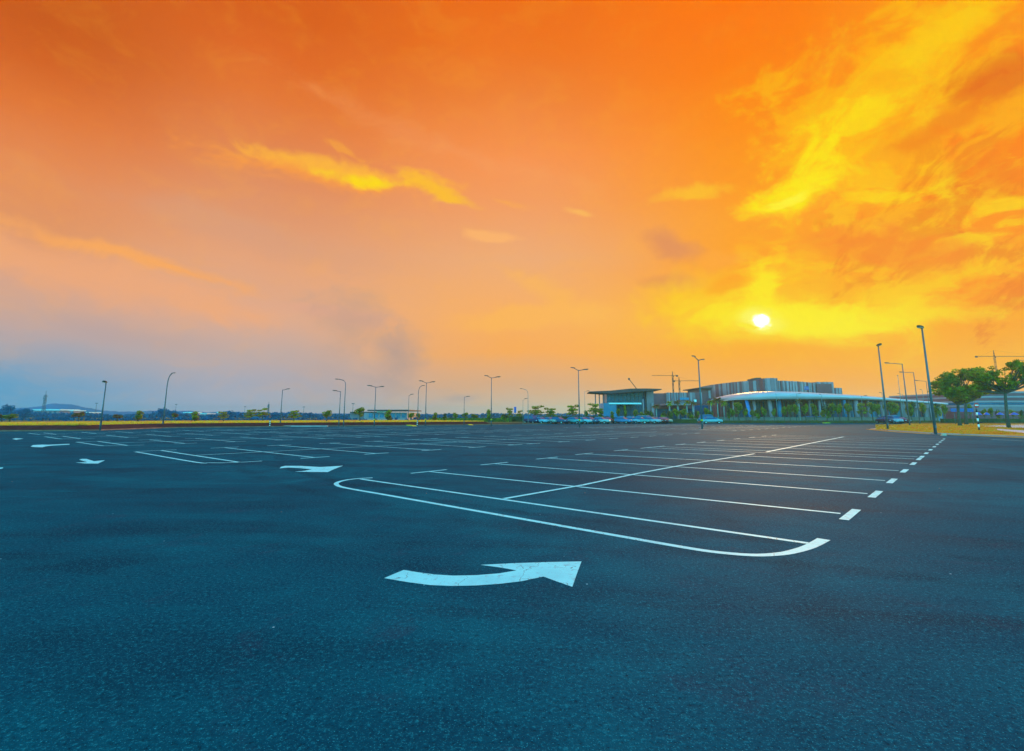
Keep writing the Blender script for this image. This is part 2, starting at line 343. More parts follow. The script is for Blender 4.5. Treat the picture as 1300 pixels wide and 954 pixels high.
M['leafB'] = mat('leaves_green', (0.10, 0.12, 0.008), 0.6, 0.3, col2=(0.28, 0.26, 0.008), vscale=0.9, trans=0.45)
M['leafC'] = mat('leaves_dark', (0.05, 0.045, 0.01), 0.7, 0.3, col2=(0.12, 0.085, 0.008), vscale=0.5, trans=0.3)
M['leafY'] = mat('leaves_yellowish', (0.35, 0.22, 0.008), 0.6, 0.3, col2=(0.20, 0.18, 0.008), vscale=0.8, trans=0.4)
M['leafR'] = mat('leaves_brownish', (0.24, 0.07, 0.015), 0.6, 0.3, col2=(0.16, 0.11, 0.012), vscale=0.8, trans=0.35)
M['wood'] = mat('far_wood_leaves_haze_blue', (0.004, 0.095, 0.22), 0.8, 0.1, col2=(0.006, 0.13, 0.25), vscale=0.08, trans=0.2)  # blue distance haze put into the leaf colour, on top of the volume
M['hill'] = mat('hill_forest_haze_blue', (0.004, 0.10, 0.26), 0.9, 0.1, col2=(0.006, 0.12, 0.26), vscale=0.02, coord='Object')  # the hill's blue is distance haze carried in its base colour
M['glass'] = mat('dark_glass', (0.004, 0.07, 0.17), 0.2, 0.3, vary=0.4, vscale=0.15)
M['glass2'] = mat('teal_glass', (0.01, 0.18, 0.34), 0.2, 0.3, vary=0.3, vscale=0.2)
M['roofd'] = mat('dark_roof', (0.14, 0.045, 0.05), 0.7, 0.3, vary=0.2, vscale=0.3)
M['panelp'] = mat('pale_panel', (0.52, 0.24, 0.27), 0.6, 0.4, vary=0.15, vscale=0.4)
M['panelg'] = mat('grey_panel', (0.36, 0.15, 0.17), 0.6, 0.4, vary=0.15, vscale=0.4)
M['panelb'] = mat('brown_panel', (0.36, 0.062, 0.075), 0.7, 0.3, vary=0.15, vscale=0.4)
M['canopy'] = mat('canopy_fascia', (0.70, 0.42, 0.46), 0.4, 0.5, vary=0.1, vscale=0.2)
M['soffit'] = mat('timber_soffit', (0.30, 0.12, 0.05), 0.7, 0.3, vary=0.2, vscale=0.5)
M['crane'] = mat('crane_steel', (0.10, 0.04, 0.025), 0.6, 0.4)
M['mast'] = mat('mast_steel', (0.09, 0.10, 0.13), 0.6, 0.4)
M['tyre'] = mat('tyre_rubber', (0.02, 0.02, 0.022), 0.8, 0.3)
M['rim'] = mat('wheel_rim', (0.35, 0.35, 0.36), 0.35, 0.5, metal=0.7)
M['lampw'] = mat('headlamp_lens', (0.6, 0.62, 0.62), 0.15, 0.6)
M['lampr'] = mat('tail_lamp_lens', (0.45, 0.02, 0.02), 0.2, 0.6)
M['pink'] = mat('pinkish_block', (0.75, 0.36, 0.25), 0.8, 0.3)

# ------------------------------------------------------------------ object helpers
def mk(name, bm, m=None, parent=None, mats=None, smooth=False):
    me = bpy.data.meshes.new(name)
    if smooth:
        for f in bm.faces: f.smooth = True
    bm.to_mesh(me); bm.free()
    for q in (mats or ([m] if m else [])): me.materials.append(q)
    o = bpy.data.objects.new(name, me); COL.objects.link(o)
    if parent: o.parent = parent
    return o
def tag(o, label, cat, group=None):
    o['label'] = label; o['category'] = cat
    if group: o['group'] = group
    return o
def struct(o, kind='structure'):
    o['kind'] = kind; return o
def thing(name, loc, label, cat, group=None, rz=0.0):
    o = bpy.data.objects.new(name, None); COL.objects.link(o); o.location = loc; o.rotation_euler = (0, 0, rz)
    o.empty_display_size = 0.3
    return tag(o, label, cat, group)
def copy_tree(o, parent=None):
    c = o.copy(); COL.objects.link(c)
    if parent: c.parent = parent
    for ch in list(o.children): copy_tree(ch, c)
    return c
ORD = ['', 'first', 'second', 'third', 'fourth', 'fifth', 'sixth', 'seventh', 'eighth', 'ninth', 'tenth', 'eleventh', 'twelfth', 'thirteenth',
       'fourteenth', 'fifteenth', 'sixteenth', 'seventeenth', 'eighteenth', 'nineteenth', 'twentieth', 'twenty-first', 'twenty-second', 'twenty-third', 'twenty-fourth',
       'twenty-fifth', 'twenty-sixth', 'twenty-seventh', 'twenty-eighth', 'twenty-ninth', 'thirtieth', 'thirty-first', 'thirty-second', 'thirty-third', 'thirty-fourth', 'thirty-fifth', 'thirty-sixth']

def box(bm, c, h, rz=0.0, mi=0):
    """box centred c with half sizes h"""
    co, si = math.cos(rz), math.sin(rz); vs = []
    for z in (-1, 1):
        for x, y in ((-1, -1), (1, -1), (1, 1), (-1, 1)):
            X, Y = x * h[0], y * h[1]
            vs.append(bm.verts.new((c[0] + X * co - Y * si, c[1] + X * si + Y * co, c[2] + z * h[2])))
    for q in ((0, 3, 2, 1), (4, 5, 6, 7), (0, 1, 5, 4), (1, 2, 6, 5), (2, 3, 7, 6), (3, 0, 4, 7)):
        f = bm.faces.new([vs[i] for i in q]); f.material_index = mi
def tube(bm, pts, rad, seg=8, mi=0, cap=True):
    pts = [Vector(p) for p in pts]; rings = []
    for i, p in enumerate(pts):
        a = pts[max(0, i - 1)]; b = pts[min(len(pts) - 1, i + 1)]
        d = (b - a).normalized(); x = d.orthogonal().normalized() if abs(d.z) < 0.95 else (Vector((1, 0, 0)) - d * d.x).normalized()
        y = d.cross(x)
        r = rad[i] if isinstance(rad, (list, tuple)) else rad
        rings.append([bm.verts.new(p + x * (r * math.cos(2 * PI * k / seg)) + y * (r * math.sin(2 * PI * k / seg))) for k in range(seg)])
    for i in range(len(rings) - 1):
        for k in range(seg):
            f = bm.faces.new((rings[i][k], rings[i][(k + 1) % seg], rings[i + 1][(k + 1) % seg], rings[i + 1][k])); f.material_index = mi; f.smooth = True
    if cap:
        try:
            bm.faces.new(rings[0][::-1]).material_index = mi; bm.faces.new(rings[-1]).material_index = mi
        except Exception: pass
def ell(bm, c, r, rz=0, seg=12, rin=8, mi=0):
    m = Matrix.Translation(c) @ Matrix.Rotation(rz, 4, 'Z') @ Matrix.Diagonal((r[0], r[1], r[2], 1))
    g = bmesh.ops.create_uvsphere(bm, u_segments=seg, v_segments=rin, radius=1, matrix=m)
    for v in g['verts']:
        for f in v.link_faces: f.smooth = True; f.material_index = mi
def slab(bm, pts, z0, z1, mi=0, mside=None):
    """prism from a plan outline"""
    pts = [Vector((p[0], p[1], 0)) for p in pts]
    tri = tessellate_polygon([pts])
    top = [bm.verts.new((p.x, p.y, z1)) for p in pts]
    for t in tri:
        f = bm.faces.new([top[i] for i in t]); f.normal_update(); f.material_index = mi
        if f.normal.z < 0: f.normal_flip()
    if z0 is not None:
        bot = [bm.verts.new((p.x, p.y, z0)) for p in pts]
        for i in range(len(pts)):
            j = (i + 1) % len(pts)
            f = bm.faces.new((bot[i], bot[j], top[j], top[i])); f.material_index = mi if mside is None else mside
def ribbon(bm, pts, wid, z):
    pts = [Vector((p[0], p[1], 0)) for p in pts]; L = []; R = []
    for i, p in enumerate(pts):
        a = pts[max(0, i - 1)]; b = pts[min(len(pts) - 1, i + 1)]
        d = (b - a).normalized(); nn = Vector((-d.y, d.x, 0)); w = wid[i] if isinstance(wid, (list, tuple)) else wid
        L.append(bm.verts.new((p.x + nn.x * w / 2, p.y + nn.y * w / 2, z))); R.append(bm.verts.new((p.x - nn.x * w / 2, p.y - nn.y * w / 2, z)))
    for i in range(len(pts) - 1):
        bm.faces.new((R[i], R[i + 1], L[i + 1], L[i]))
def smoothpts(pts, k=4):
    out = []; n_ = len(pts)
    for i in range(n_ - 1):
        p0 = pts[max(0, i - 1)]; p1 = pts[i]; p2 = pts[i + 1]; p3 = pts[min(n_ - 1, i + 2)]
        for j in range(k):
            t = j / k
            out.append(0.5 * ((2 * p1) + (-p0 + p2) * t + (2 * p0 - 5 * p1 + 4 * p2 - p3) * t * t + (-p0 + 3 * p1 - 3 * p2 + p3) * t ** 3))
    out.append(pts[-1]); return out

# ------------------------------------------------------------------ ground, lot, verges
bm = bmesh.new(); box(bm, (0, 500, -0.55), (1500, 1000, 0.5)); struct(mk('ground', bm, M['field']))
EDGE_PX = [(-420, 556), (-160, 550), (0, 548), (70, 547.6), (126, 546.8), (206, 544), (260, 543.2), (320, 542.6), (420, 541.5), (500, 541), (560, 540.4), (624, 539.7), (670, 538.8), (730, 538), (800, 537.5),
           (880, 537.2), (960, 537), (1040, 537), (1100, 537.2), (1150, 538.3)]
edge = [G(*p) for p in EDGE_PX]
# right verge: tip near pole at 1127, front kerb line out to the right edge
VERGE_PX = [(1105, 545.2), (1128, 547.6), (1160, 550.0), (1188, 551.6), (1240, 553.6), (1300, 556.2), (1420, 562)]
verge = [G(*p) for p in VERGE_PX]
lot = [Vector((-90, -25, 0))] + edge + [verge[0]] + verge + [Vector((120, -25, 0))]
bm = bmesh.new(); slab(bm, lot, -0.3, -0.046 + 0.046); o = struct(mk('parking_lot', bm, M['asphalt']))
ZP = 0.004

# soil edge, low concrete kerb and grass bank behind the far edge
def offset(pts, d):
    r = []
    for i, p in enumerate(pts):
        a = pts[max(0, i - 1)]; b = pts[min(len(pts) - 1, i + 1)]; t = (b - a).normalized()
        r.append(Vector((p.x - t.y * d, p.y + t.x * d, p.z)))
    return r
def band(name, line, d0, d1, z0, z1, m, kind='structure'):
    bm = bmesh.new(); A_ = offset(line, d0); B_ = offset(line, d1)
    va = [bm.verts.new((p.x, p.y, 0.0)) for p in A_]; vb_ = [bm.verts.new((p.x, p.y, z0)) for p in A_]; vc = [bm.verts.new((p.x, p.y, z1)) for p in B_]; vd = [bm.verts.new((p.x, p.y, -0.05)) for p in B_]
    for i in range(len(line) - 1):
        for q, w in ((va, vb_), (vb_, vc), (vc, vd)):
            bm.faces.new((q[i], q[i + 1], w[i + 1], w[i]))
    return struct(mk(name, bm, m), kind)
left = edge[:12]; leftS = smoothpts(left, 3)
midE = edge[8:]; midS = smoothpts(midE, 3)
band('kerb', smoothpts(edge, 3), 0.02, 0.30, 0.13, 0.13, M['kerb'])
band('soil_bank', leftS, 0.32, 2.6, 0.10, 0.62, M['soil'])
band('dry_grass_field', leftS, 2.62, 60.0, 0.63, 0.55, M['dry'])
band('soil_bank', midS, 0.32, 2.2, 0.08, 0.25, M['soil'])
band('verge_grass', midS, 2.22, 30.0, 0.26, 0.2, M['field'])
# white stretch of kerb
w0 = [G(x, 542.0) for x in (332, 345, 360, 375, 390, 416)]
bm = bmesh.new()
for i in range(len(w0) - 1):
    c = (w0[i] + w0[i + 1]) / 2; d = w0[i + 1] - w0[i]; box(bm, (c.x, c.y, 0.10), (d.length / 2, 0.22, 0.10), math.atan2(d.y, d.x))
struct(mk('kerb', bm, M['conc']))
# small yellow painted kerb ends
yk = [((516, 540.6), (527, 541.6)), ((588, 539.3), (599, 540.2)), ((650, 538.3), (662, 538.8)), ((846, 536.9), (864, 536.7)), ((968, 537.3), (976, 537.3)), ((1045, 537.6), (1054, 537.6))]
ykl = ['yellow painted kerb end left of the tall double lamp near the low hall', 'yellow painted kerb end beside the small single lamp left of the double lamp',
       'yellow painted kerb end just left of the parked cars', 'long yellow painted kerb end right of the coloured parked cars', 'short yellow kerb mark below the middle of the oval canopy',
       'yellow kerb mark below the right part of the oval canopy']
for (a, b), l in zip(yk, ykl):
    A_, B_ = G(*a), G(*b); bm = bmesh.new()
    d = B_ - A_; c = (A_ + B_) / 2; L = d.length / 2; rz = math.atan2(d.y, d.x)
    t = Vector((math.cos(rz), math.sin(rz), 0)); q = Vector((-t.y, t.x, 0))
    prof = [(-L, 0.0), (-L * 0.85, 0.17), (L * 0.6, 0.17), (L, 0.02)]
    f_ = [bm.verts.new(c + t * x - q * 0.35 + Vector((0, 0, z + 0.003))) for x, z in prof]; k_ = [bm.verts.new(c + t * x + q * 0.35 + Vector((0, 0, z + 0.003))) for x, z in prof]
    for i in range(3): bm.faces.new((f_[i], f_[i + 1], k_[i + 1], k_[i]))
    bm.faces.new(f_); bm.faces.new(k_[::-1])
    tag(mk('painted_kerb', bm, M['yellow']), l, 'kerb', 'yellow painted kerb ends')

# right verge
vS = smoothpts(verge, 3)
back_px = [(1420, 549), (1300, 549.5), (1262, 547.2), (1235, 545.3), (1210, 543), (1180, 541.3), (1150, 540.6), (1118, 542.6)]
bm = bmesh.new(); vv = offset(vS, 0.32)
slab(bm, vv + [G(1420, 537), G(1300, 536.4), G(1180, 537.2), G(1150, 538.6)], -0.1, 0.10); struct(mk('verge_grass', bm, M['rust']))
bm = bmesh.new(); a_ = offset(vS, 0.0); b_ = offset(vS, 0.30); slab(bm, a_ + b_[::-1], 0, 0.13); struct(mk('kerb', bm, M['conc']))
# grassy lip in front of kerb
bm = bmesh.new(); slab(bm, offset(vS, -0.5) + offset(vS, -0.01)[::-1], 0, 0.02); struct(mk('grass_edging', bm, M['dry']))
# pale road and path on the far right
bm = bmesh.new(); slab(bm, [G(x, y, 0.11) for x, y in ((1262, 540.5), (1310, 538.2), (1440, 537.5), (1440, 546), (1300, 543.7), (1283, 543.2), (1262, 541.9), (1248, 541.2))], 0.0, 0.115)
struct(mk('road', bm, M['road']))
bm = bmesh.new(); slab(bm, [G(x, y, 0.11) for x, y in ((1266, 544.6), (1285, 546.0), (1310, 547.3), (1440, 553), (1440, 557.5), (1300, 550.6), (1279, 548.4), (1266, 546.6))], 0.0, 0.118)
struct(mk('path', bm, M['road']))

# ------------------------------------------------------------------ painted markings
PL = lambda pts: [Vector((p.x, p.y, 0)) for p in pts]
def line_obj(name, pts, wid, parent=None, z=ZP):
    bm = bmesh.new(); ribbon(bm, pts, wid, z); return mk(name, bm, M['paint'], parent)
# nearest block (rounded border traced on the ground)
LI = smoothpts(PL([G(473, 607), G(452, 608.2), G(436, 610.5), G(427, 614), G(431, 617.8), G(448, 621.5), G(480, 627)]), 5)
RI = smoothpts(PL([G(800, 683.5), G(860, 694), G(905, 701), (G(955, 705.2)), G(990, 703.8), G(1012, 699.5), G(1030, 693.5), G(1046, 685)]), 4)
wi = [0.12] * len(LI) + [0.12 + 0.05 * max(0, (i - len(RI) * 0.5) / (len(RI) * 0.5)) for i in range(len(RI))]
tag(line_obj('border_line', LI + RI, wi), 'long white border line with rounded corners at the near end of the nearest bays', 'road marking', 'rounded border lines of the parking blocks')
aR = [7.27, 9.56, 12.32, 15.06, 18.0, 20.89, 23.21, 24.54, 27.0, 29.78, 32.83, 35.79, 38.86, 41.6, 44.2]
aL = [6.75, 8.73, 11.59, 14.39, 17.0, 19.9, 22.3, 23.6, 26.1, 28.9, 31.9, 34.9, 38.0, 40.8, 43.4]
bL = [-10.93, -11.31, -11.58, -11.64, -11.8] + [-11.8] * 10
def bay_line(ar, br, al, bl, label, grp, wt=0.145, wl=0.11, tick=True, w=0.11):
    p, q = AB(ar, br), AB(al, bl); d = (q - p).normalized()
    o = tag(line_obj('bay_line', [p + d * 0.15, q], w), label, 'road marking', grp)
    if tick:
        line_obj('end_tick', [AB(ar - 0.56, br), AB(ar + 0.56, br)], wt, o, ZP + 0.004)
        line_obj('end_tick', [AB(al - 0.62, bl), AB(al + 0.62, bl)], wl, o, ZP + 0.004)
    return o
for i in range(len(aR)):
    lab = '%s bay line back from the rounded border of the nearest parking block' % ORD[i + 1]
    if i == 0:
        p, q = AB(7.05, -1.75), AB(6.72, -10.75)
        tag(line_obj('bay_line', [G(1026, 690.2), G(458, 608.6)], 0.11), 'first bay line just inside the rounded border of the nearest parking block', 'road marking', 'bay lines of the nearest parking block')
    else:
        bay_line(aR[i], -1.58, aL[i], bL[i], lab, 'bay lines of the nearest parking block')
tag(line_obj('centre_line', [G(640, 634), G(740, 616.5), G(808, 602), G(870, 590.5), G(958, 576.6)], 0.12, z=ZP + 0.008), 'near stretch of white centre line dividing the nearest bays', 'road marking', 'centre lines of the nearest parking block')
tag(line_obj('centre_line', [G(973, 574.3), G(1020, 565), G(1071, 555)], 0.14, z=ZP + 0.008), 'far stretch of white centre line beyond the gap in the nearest bays', 'road marking', 'centre lines of the nearest parking block')
# other blocks
lot2 = [(p.x, p.y) for p in lot]
def inside(p):
    c = False; j = len(lot2) - 1
    for i in range(len(lot2)):
        xi, yi = lot2[i]; xj, yj = lot2[j]
        if (yi > p.y) != (yj > p.y) and p.x < (xj - xi) * (p.y - yi) / (yj - yi) + xi: c = not c
        j = i
    return c
def block(words, br, bl, a0, a1, border=True, skew=0.4):
    k = 1; a = a0
    bc = (br + bl) / 2
    ends = []
    while a <= a1:
        al = a - skew
        if inside(AB(a + 1.5, br)) and inside(AB(al + 1.5, bl - 1.5)):
            if k == 1 and border:
                tag(line_obj('bay_line', [AB(a, br), AB(al, bl)], 0.13), 'first bay line back in ' + words, 'road marking', 'bay lines of ' + words)
            else: bay_line(a, br, al, bl, '%s bay line back in %s' % (ORD[k], words), 'bay lines of ' + words, 0.15, 0.15, w=0.12)
            ends.append(a); k += 1
        a += (2.6 if k < 4 else 2.82) if k != 7 else 1.5
    if not ends: return
    e = ends[-1]
    tag(line_obj('centre_line', [AB(ends[0] - skew / 2, bc), AB(e - skew / 2 + 1.2, bc)], 0.12, z=ZP + 0.008), 'white centre line running down ' + words, 'road marking', 'centre lines of the far parking blocks')
    if border:
        q = a0 - 1.0
        pts = PL([AB(a0 + 0.7, br), AB(a0 + 0.1, br - 0.02), AB(a0 - 0.4, br - 0.2), AB(a0 - 0.75, br - 0.6), AB(q, br - 1.2), AB(q - skew * .8, bl + 1.0), AB(q - skew, bl + 0.35), AB(q + 0.5 - skew, bl + 0.02), AB(a0 - skew + 0.6, bl)])
        tag(line_obj('border_line', smoothpts(pts, 4), 0.13), 'white rounded border line at the near end of ' + words, 'road marking', 'rounded border lines of the parking blocks')
block('the second parking block', -18.15, -26.95, 6.08, 44)
block('the third parking block', -32.6, -39.3, 5.4, 44)
block('the fourth parking block', -44.4, -50.9, 4.75, 44)
block('the leftmost parking block', -56.0, -62.0, 4.4, 44)
block('the distant block behind the nearest', -1.6, -11.6, 53, 84, False)
block('the second distant block', -18.1, -27.0, 53, 90, False)
block('the block nearest the parked cars', -32.6, -39.3, 53, 86, False)
block('the distant block beside the verge', -0, -5, 92, 118, False)
tag(line_obj('edge_line', [G(1258, 558.2), G(1304, 560.2)], 0.12), 'short white line on the asphalt at the right edge below the verge', 'road marking')

def poly_mark(px, label):
    pts = [G(*p) for p in px]; c = sum(pts, Vector()) / len(pts); bm = bmesh.new()
    slab(bm, [p - c for p in pts], None, ZP)
    o = mk('painted_arrow', bm, M['paint']); o.location = (c.x, c.y, 0); tag(o, label, 'road marking', 'white arrows painted on the lanes'); return o
poly_mark([(487.7,734.7),(500,729.3),(512.6,724.2),(531.6,727.4),(552,730),(575.4,731.5),(604.7,730.9),(633.9,728.6),(655.8,724.8),(633.9,721),(609.9,717.8),(651.5,715.7),(692.4,714.3),(738.3,713.4),(731.9,730.4),(726.6,745.8),(707,739),(690,732.7),(663,738.5),(634,742),(604.7,744),(575.4,744.7),(546,743.5),(517,739.7)],
          'big curved white arrow pointing right on the near asphalt')
poly_mark([(354.8,595),(357,593),(362,591.8),(382,591.9),(406.5,593.3),(420,592.6),(435.6,591.6),(424,596),(416,599.8),(396,599.6),(374,599.2),(386,598.2),(396,596.2),(380,594.6),(366,594)],
          'white lane arrow left of the near rounded border line')
poly_mark([(96,587.6),(110.8,587.2),(100.5,584),(104,582.9),(110,583),(119.4,585.9),(133.5,584.6),(124.3,588.9),(108,588.7)],
          'white bent arrow alone on the left asphalt, nearer than the other left arrows')
poly_mark([(38.8,567.3),(42,565.4),(54,564.8),(61.5,565),(88,563.8),(88.5,564.7),(66,566),(58,567),(54,568.2),(44,568)],
          'white straight arrow near the left edge in the middle distance')
poly_mark([(15.5,557.5),(20.3,556.6),(30,557.3),(24,558.0),(20.5,558.7)], 'tiny white arrow farthest away at the left edge')
poly_mark([(-14,596.5),(-4,594.3),(3.5,593.8),(4,594.8),(-2,596.2),(-8,597.4)], 'sliver of a white mark cut by the left edge of the photo')

# little pinkish concrete stub by the verge
bm = bmesh.new(); q = G(1198, 553.4); bmesh.ops.create_cone(bm, cap_ends=True, segments=8, radius1=0.22, radius2=0.14, depth=0.22, matrix=Matrix.Translation((q.x, q.y, 0.115)))
tag(mk('bollard_stub', bm, M['pink']), 'small pinkish stub on the asphalt in front of the right verge kerb', 'bollard')

# ------------------------------------------------------------------ street lamps
def dist_height(base, topy):
    g = G(*base); return g, P(base[0], topy, g.y).z
def lamp_head(root, p, dirv, L, far):
    rz = math.atan2(dirv.y, dirv.x); bm = bmesh.new()
    ell(bm, (0, 0, 0), (L / 2, L * 0.19, L * 0.085)); bmesh.ops.delete(bm, geom=[v for v in bm.verts if v.co.z < -L * 0.05], context='VERTS')
    for v in bm.verts: v.co.z -= v.co.x * -0.12
    h = mk('lamp_head', bm, M['lampd'], root); h.location = p; h.rotation_euler = (0, 0, rz)
    bm = bmesh.new(); box(bm, (0.05, 0, -L * 0.06), (L * 0.3, L * 0.12, L * 0.025)); l = mk('lens', bm, M['lens'], h)
def street_lamp(base, topy, arms, label, grp, style='flat', yellow=False, thick=0.09, m='metal', plinth=True, gp=None):
    """arms: px tip positions (x,y); the arm reaches them in the plane of the pole"""
    g = gp if gp is not None else G(*base); H = P(base[0], topy, g.y).z - g.z
    root = thing('street_lamp', g, label, 'street lamp', grp)
    bm = bmesh.new(); r = thick
    if style == 'curve':
        tip = arms[0]; tp = P(tip[0], tip[1], g.y) - g; sx = math.copysign(1, tp.x)
        reach = abs(tp.x); pts = [(0, 0, 0), (0, 0, H * 0.5), (0, 0, H * 0.90)]
        for k in range(1, 7):
            t = k / 6 * PI / 2 * 0.85; pts.append((sx * reach * 0.45 * (1 - math.cos(t)) , 0, H * 0.90 + (tp.z - H * 0.90) * 0.85 * math.sin(t)))
        pts.append((sx * reach * 0.75, 0, tp.z)); n_ = len(pts)
        tube(bm, pts, [r, r * 0.8] + [r * 0.6] * (n_ - 2)); mk('pole', bm, M[m], root)
        lamp_head(root, Vector((sx * reach * 0.95, 0, tp.z)), Vector((sx, 0, 0)), max(0.7, reach * 0.5), True)
    else:
        tube(bm, [(0, 0, 0), (0, 0, H)], [r, r * 0.55], 10); mk('pole', bm, M[m], root)
        for tip in arms:
            tp = P(tip[0], tip[1], g.y) - g
            dv = Vector((tp.x, tip[2] if len(tip) > 2 else 0, 0))
            if len(tip) > 3: dv = Vector((tip[3], tip[2], 0))
            if abs(dv.length) < 0.3: dv = Vector((tp.x, tip[2] if len(tip) > 2 else 0.8, 0))
            bm = bmesh.new(); tube(bm, [(0, 0, H - 0.08), (dv.x * 0.75, dv.y * 0.75, tp.z)], [r * 0.5, r * 0.4], 6); mk('arm', bm, M[m], root)
            lamp_head(root, Vector((dv.x * 0.8, dv.y * 0.8, tp.z + 0.02)), dv, (1.25 if len(tip) > 3 and len(arms) == 1 else max(0.75, min(1.1, dv.length * 0.75))), True)
    if plinth:
        bm = bmesh.new(); box(bm, (0, 0, 0.012), (r * 2.4, r * 2.4, 0.012))
        for sx_ in (-1, 1):
            for sy in (-1, 1): box(bm, (sx_ * r * 1.8, sy * r * 1.8, 0.045), (0.02, 0.02, 0.02))
        box(bm, (0, -r * 0.98, 0.75), (r * 0.5, 0.01, 0.16))
        mk('base_plate', bm, M[m], root)
    if yellow:
        bm = bmesh.new(); tube(bm, [(0, 0, 1.02), (0, 0, 1.24)], [r * 1.14, r * 1.12], 10); mk('reflective_band', bm, M['yellow'], root)
    return root
GL = 'street lamps round the edge of the lot'; GD = 'double-armed lamps standing in the lot'; GR = 'lamps along the right-hand road'
street_lamp((127, 547), 486.2, [(137.5, 485.6, -0.8, 0.45)], 'leftmost single street lamp, head seen end on, beside the left grass bank', GL, thick=0.10)
street_lamp((206.4, 543.5), 487, [(220.5, 473.8)], 'swan-neck street lamp curving right, second lamp from the left', GL, 'curve', thick=0.11)
street_lamp((355.4, 541.8), 495, [(367, 494.2)], 'slim lamp with one straight arm to the right by the white kerb', GL)
street_lamp((430, 542), 497, [(423.5, 496.3)], 'shorter of the pair of lamps arms pointing left, middle left', GL)
street_lamp((436, 542.3), 483, [(427.5, 481.6)], 'taller of the pair of lamps bending left, middle left', GL, 'curve')
street_lamp((475, 542), 491.3, [(467.5, 490.0), (486.5, 491.2)], 'double-armed lamp in front of the low blue hall', GD, yellow=True)
street_lamp((518, 540), 502, [(524, 500.9)], 'small single lamp at the right end of the low blue hall', GL, thick=0.07)
street_lamp((530, 540.5), 495, [(537.5, 489.8)], 'curved single lamp just left of a taller double lamp', GL, 'curve', thick=0.09)
street_lamp((540, 541.3), 486, [(533, 484.0), (551, 485.2)], 'double-armed lamp close behind a curved lamp, centre left', GD, yellow=True)
street_lamp((589, 540.3), 504, [(595.5, 503.6)], 'small lone single lamp between two double-armed lamps', GL, thick=0.07)
street_lamp((623.6, 542), 479.6, [(616, 477.4), (634, 478.9)], 'double-armed lamp standing just left of the picture middle', GD, yellow=True)
street_lamp((664, 539), 508, [(668.5, 506.4)], 'shorter thin lamp arm pointing right, left of the first parked cars', GL, thick=0.06, m='metal_far')
street_lamp((670.5, 538.6), 497, [(661.5, 493.8)], 'taller thin lamp bending left, left of the first parked cars', GL, 'curve', thick=0.08, m='metal_far')
street_lamp((735.8, 543), 470, [(725.5, 467.2), (745.5, 469.4)], 'tall double-armed lamp in front of the parked cars left of the glass building', GD, yellow=True, thick=0.11)
street_lamp((743, 537.5), 497.5, [(747.5, 496.6)], 'faint thin lamp just left of the glass building roof edge', GL, thick=0.06, m='metal_far')
street_lamp((891.6, 544.5), 457, [(879, 453.0, -0.5, -0.95), (893.5, 456.2, 0.5, 0.95)], 'tall double-armed lamp standing alone in front of the palms', GD, yellow=True, thick=0.13)
street_lamp((1127.3, 546.5), 439.5, [(1111.5, 438.6, -0.35, -0.12)], 'tall lamp with round dark head on the left tip of the right verge', GR, thick=0.12, gp=G(1127.3, 546.5))
street_lamp((1188, 551.8), 417, [(1166.5, 416.0, -0.28, -0.42)], 'tallest nearest lamp on the right verge kerb, dark head seen from below', GR, thick=0.125)
street_lamp((1155, 541.2), 462, [(1122, 461.2)], 'right-hand road lamp with a long flat arm to the left, nearest of three', GR, thick=0.12)
street_lamp((1168, 538.8), 473, [(1141, 472.8)], 'right-hand road lamp with a long flat arm, second of three', GR, thick=0.12)
street_lamp((1182.5, 537), 484, [(1161, 483.4)], 'right-hand road lamp with a long flat arm, farthest of three', GR, thick=0.10)
street_lamp((1147, 537.5), 477, [(1143.5, 476.5, 1.0)], 'thin bare lamp behind the long-armed road lamps', GR, thick=0.08, m='metal_far')
for (x, ty, tx, l) in ((988, 500, 984.5, 'small lamp in front of the canopy fascia left of its middle'), (1014.6, 500, 1016.5, 'small lamp in front of the canopy fascia at its middle'),
                       (1046, 501, 1042.5, 'small lamp in front of the canopy fascia below the brown panel'), (1097, 503, 1100, 'small lamp rising above the right wing of the canopy'),
                       (1124, 499, 1117, 'small lamp head showing left of the tall right verge lamp'), (1150, 500.5, 1140, 'small low lamp between the long-armed road lamps'), (1176, 495, 1171.5, 'small distant lamp right of the farthest long-armed lamp')):
    street_lamp((x, 536.6), ty, [(tx, ty - 0.3)], l, 'small lamps in front of the canopy building', thick=0.07, m='metal_far', plinth=False)

# ------------------------------------------------------------------ vegetation
def leaf_blob(bm, c, r, n_, size, rnd, mi=0, shell=0.55):
    for _ in range(n_):
        d = Vector((rnd.gauss(0, 1), rnd.gauss(0, 1), rnd.gauss(0, 1))).normalized()
        t = rnd.uniform(shell, 1.0) ** 0.6 * (1 + 0.25 * noise.noise(d * 2.3 + Vector(c)))
        p = Vector(c) + Vector((d.x * r[0], d.y * r[1], d.z * r[2])) * t
        nrm = (d + Vector((rnd.uniform(-1, 1), rnd.uniform(-1, 1), rnd.uniform(-.6, 1))) * 0.9).normalized()
        x = nrm.orthogonal().normalized(); y = nrm.cross(x); s_ = size * rnd.uniform(0.5, 1.3); a = rnd.uniform(0, 2 * PI)
        x, y = x * math.cos(a) + y * math.sin(a), y * math.cos(a) - x * math.sin(a)
        vs = [bm.verts.new(p + x * s_), bm.verts.new(p + y * s_ * 0.5), bm.verts.new(p - x * s_ * 0.8), bm.verts.new(p - y * s_ * 0.5)]
        f = bm.faces.new(vs); f.material_index = mi
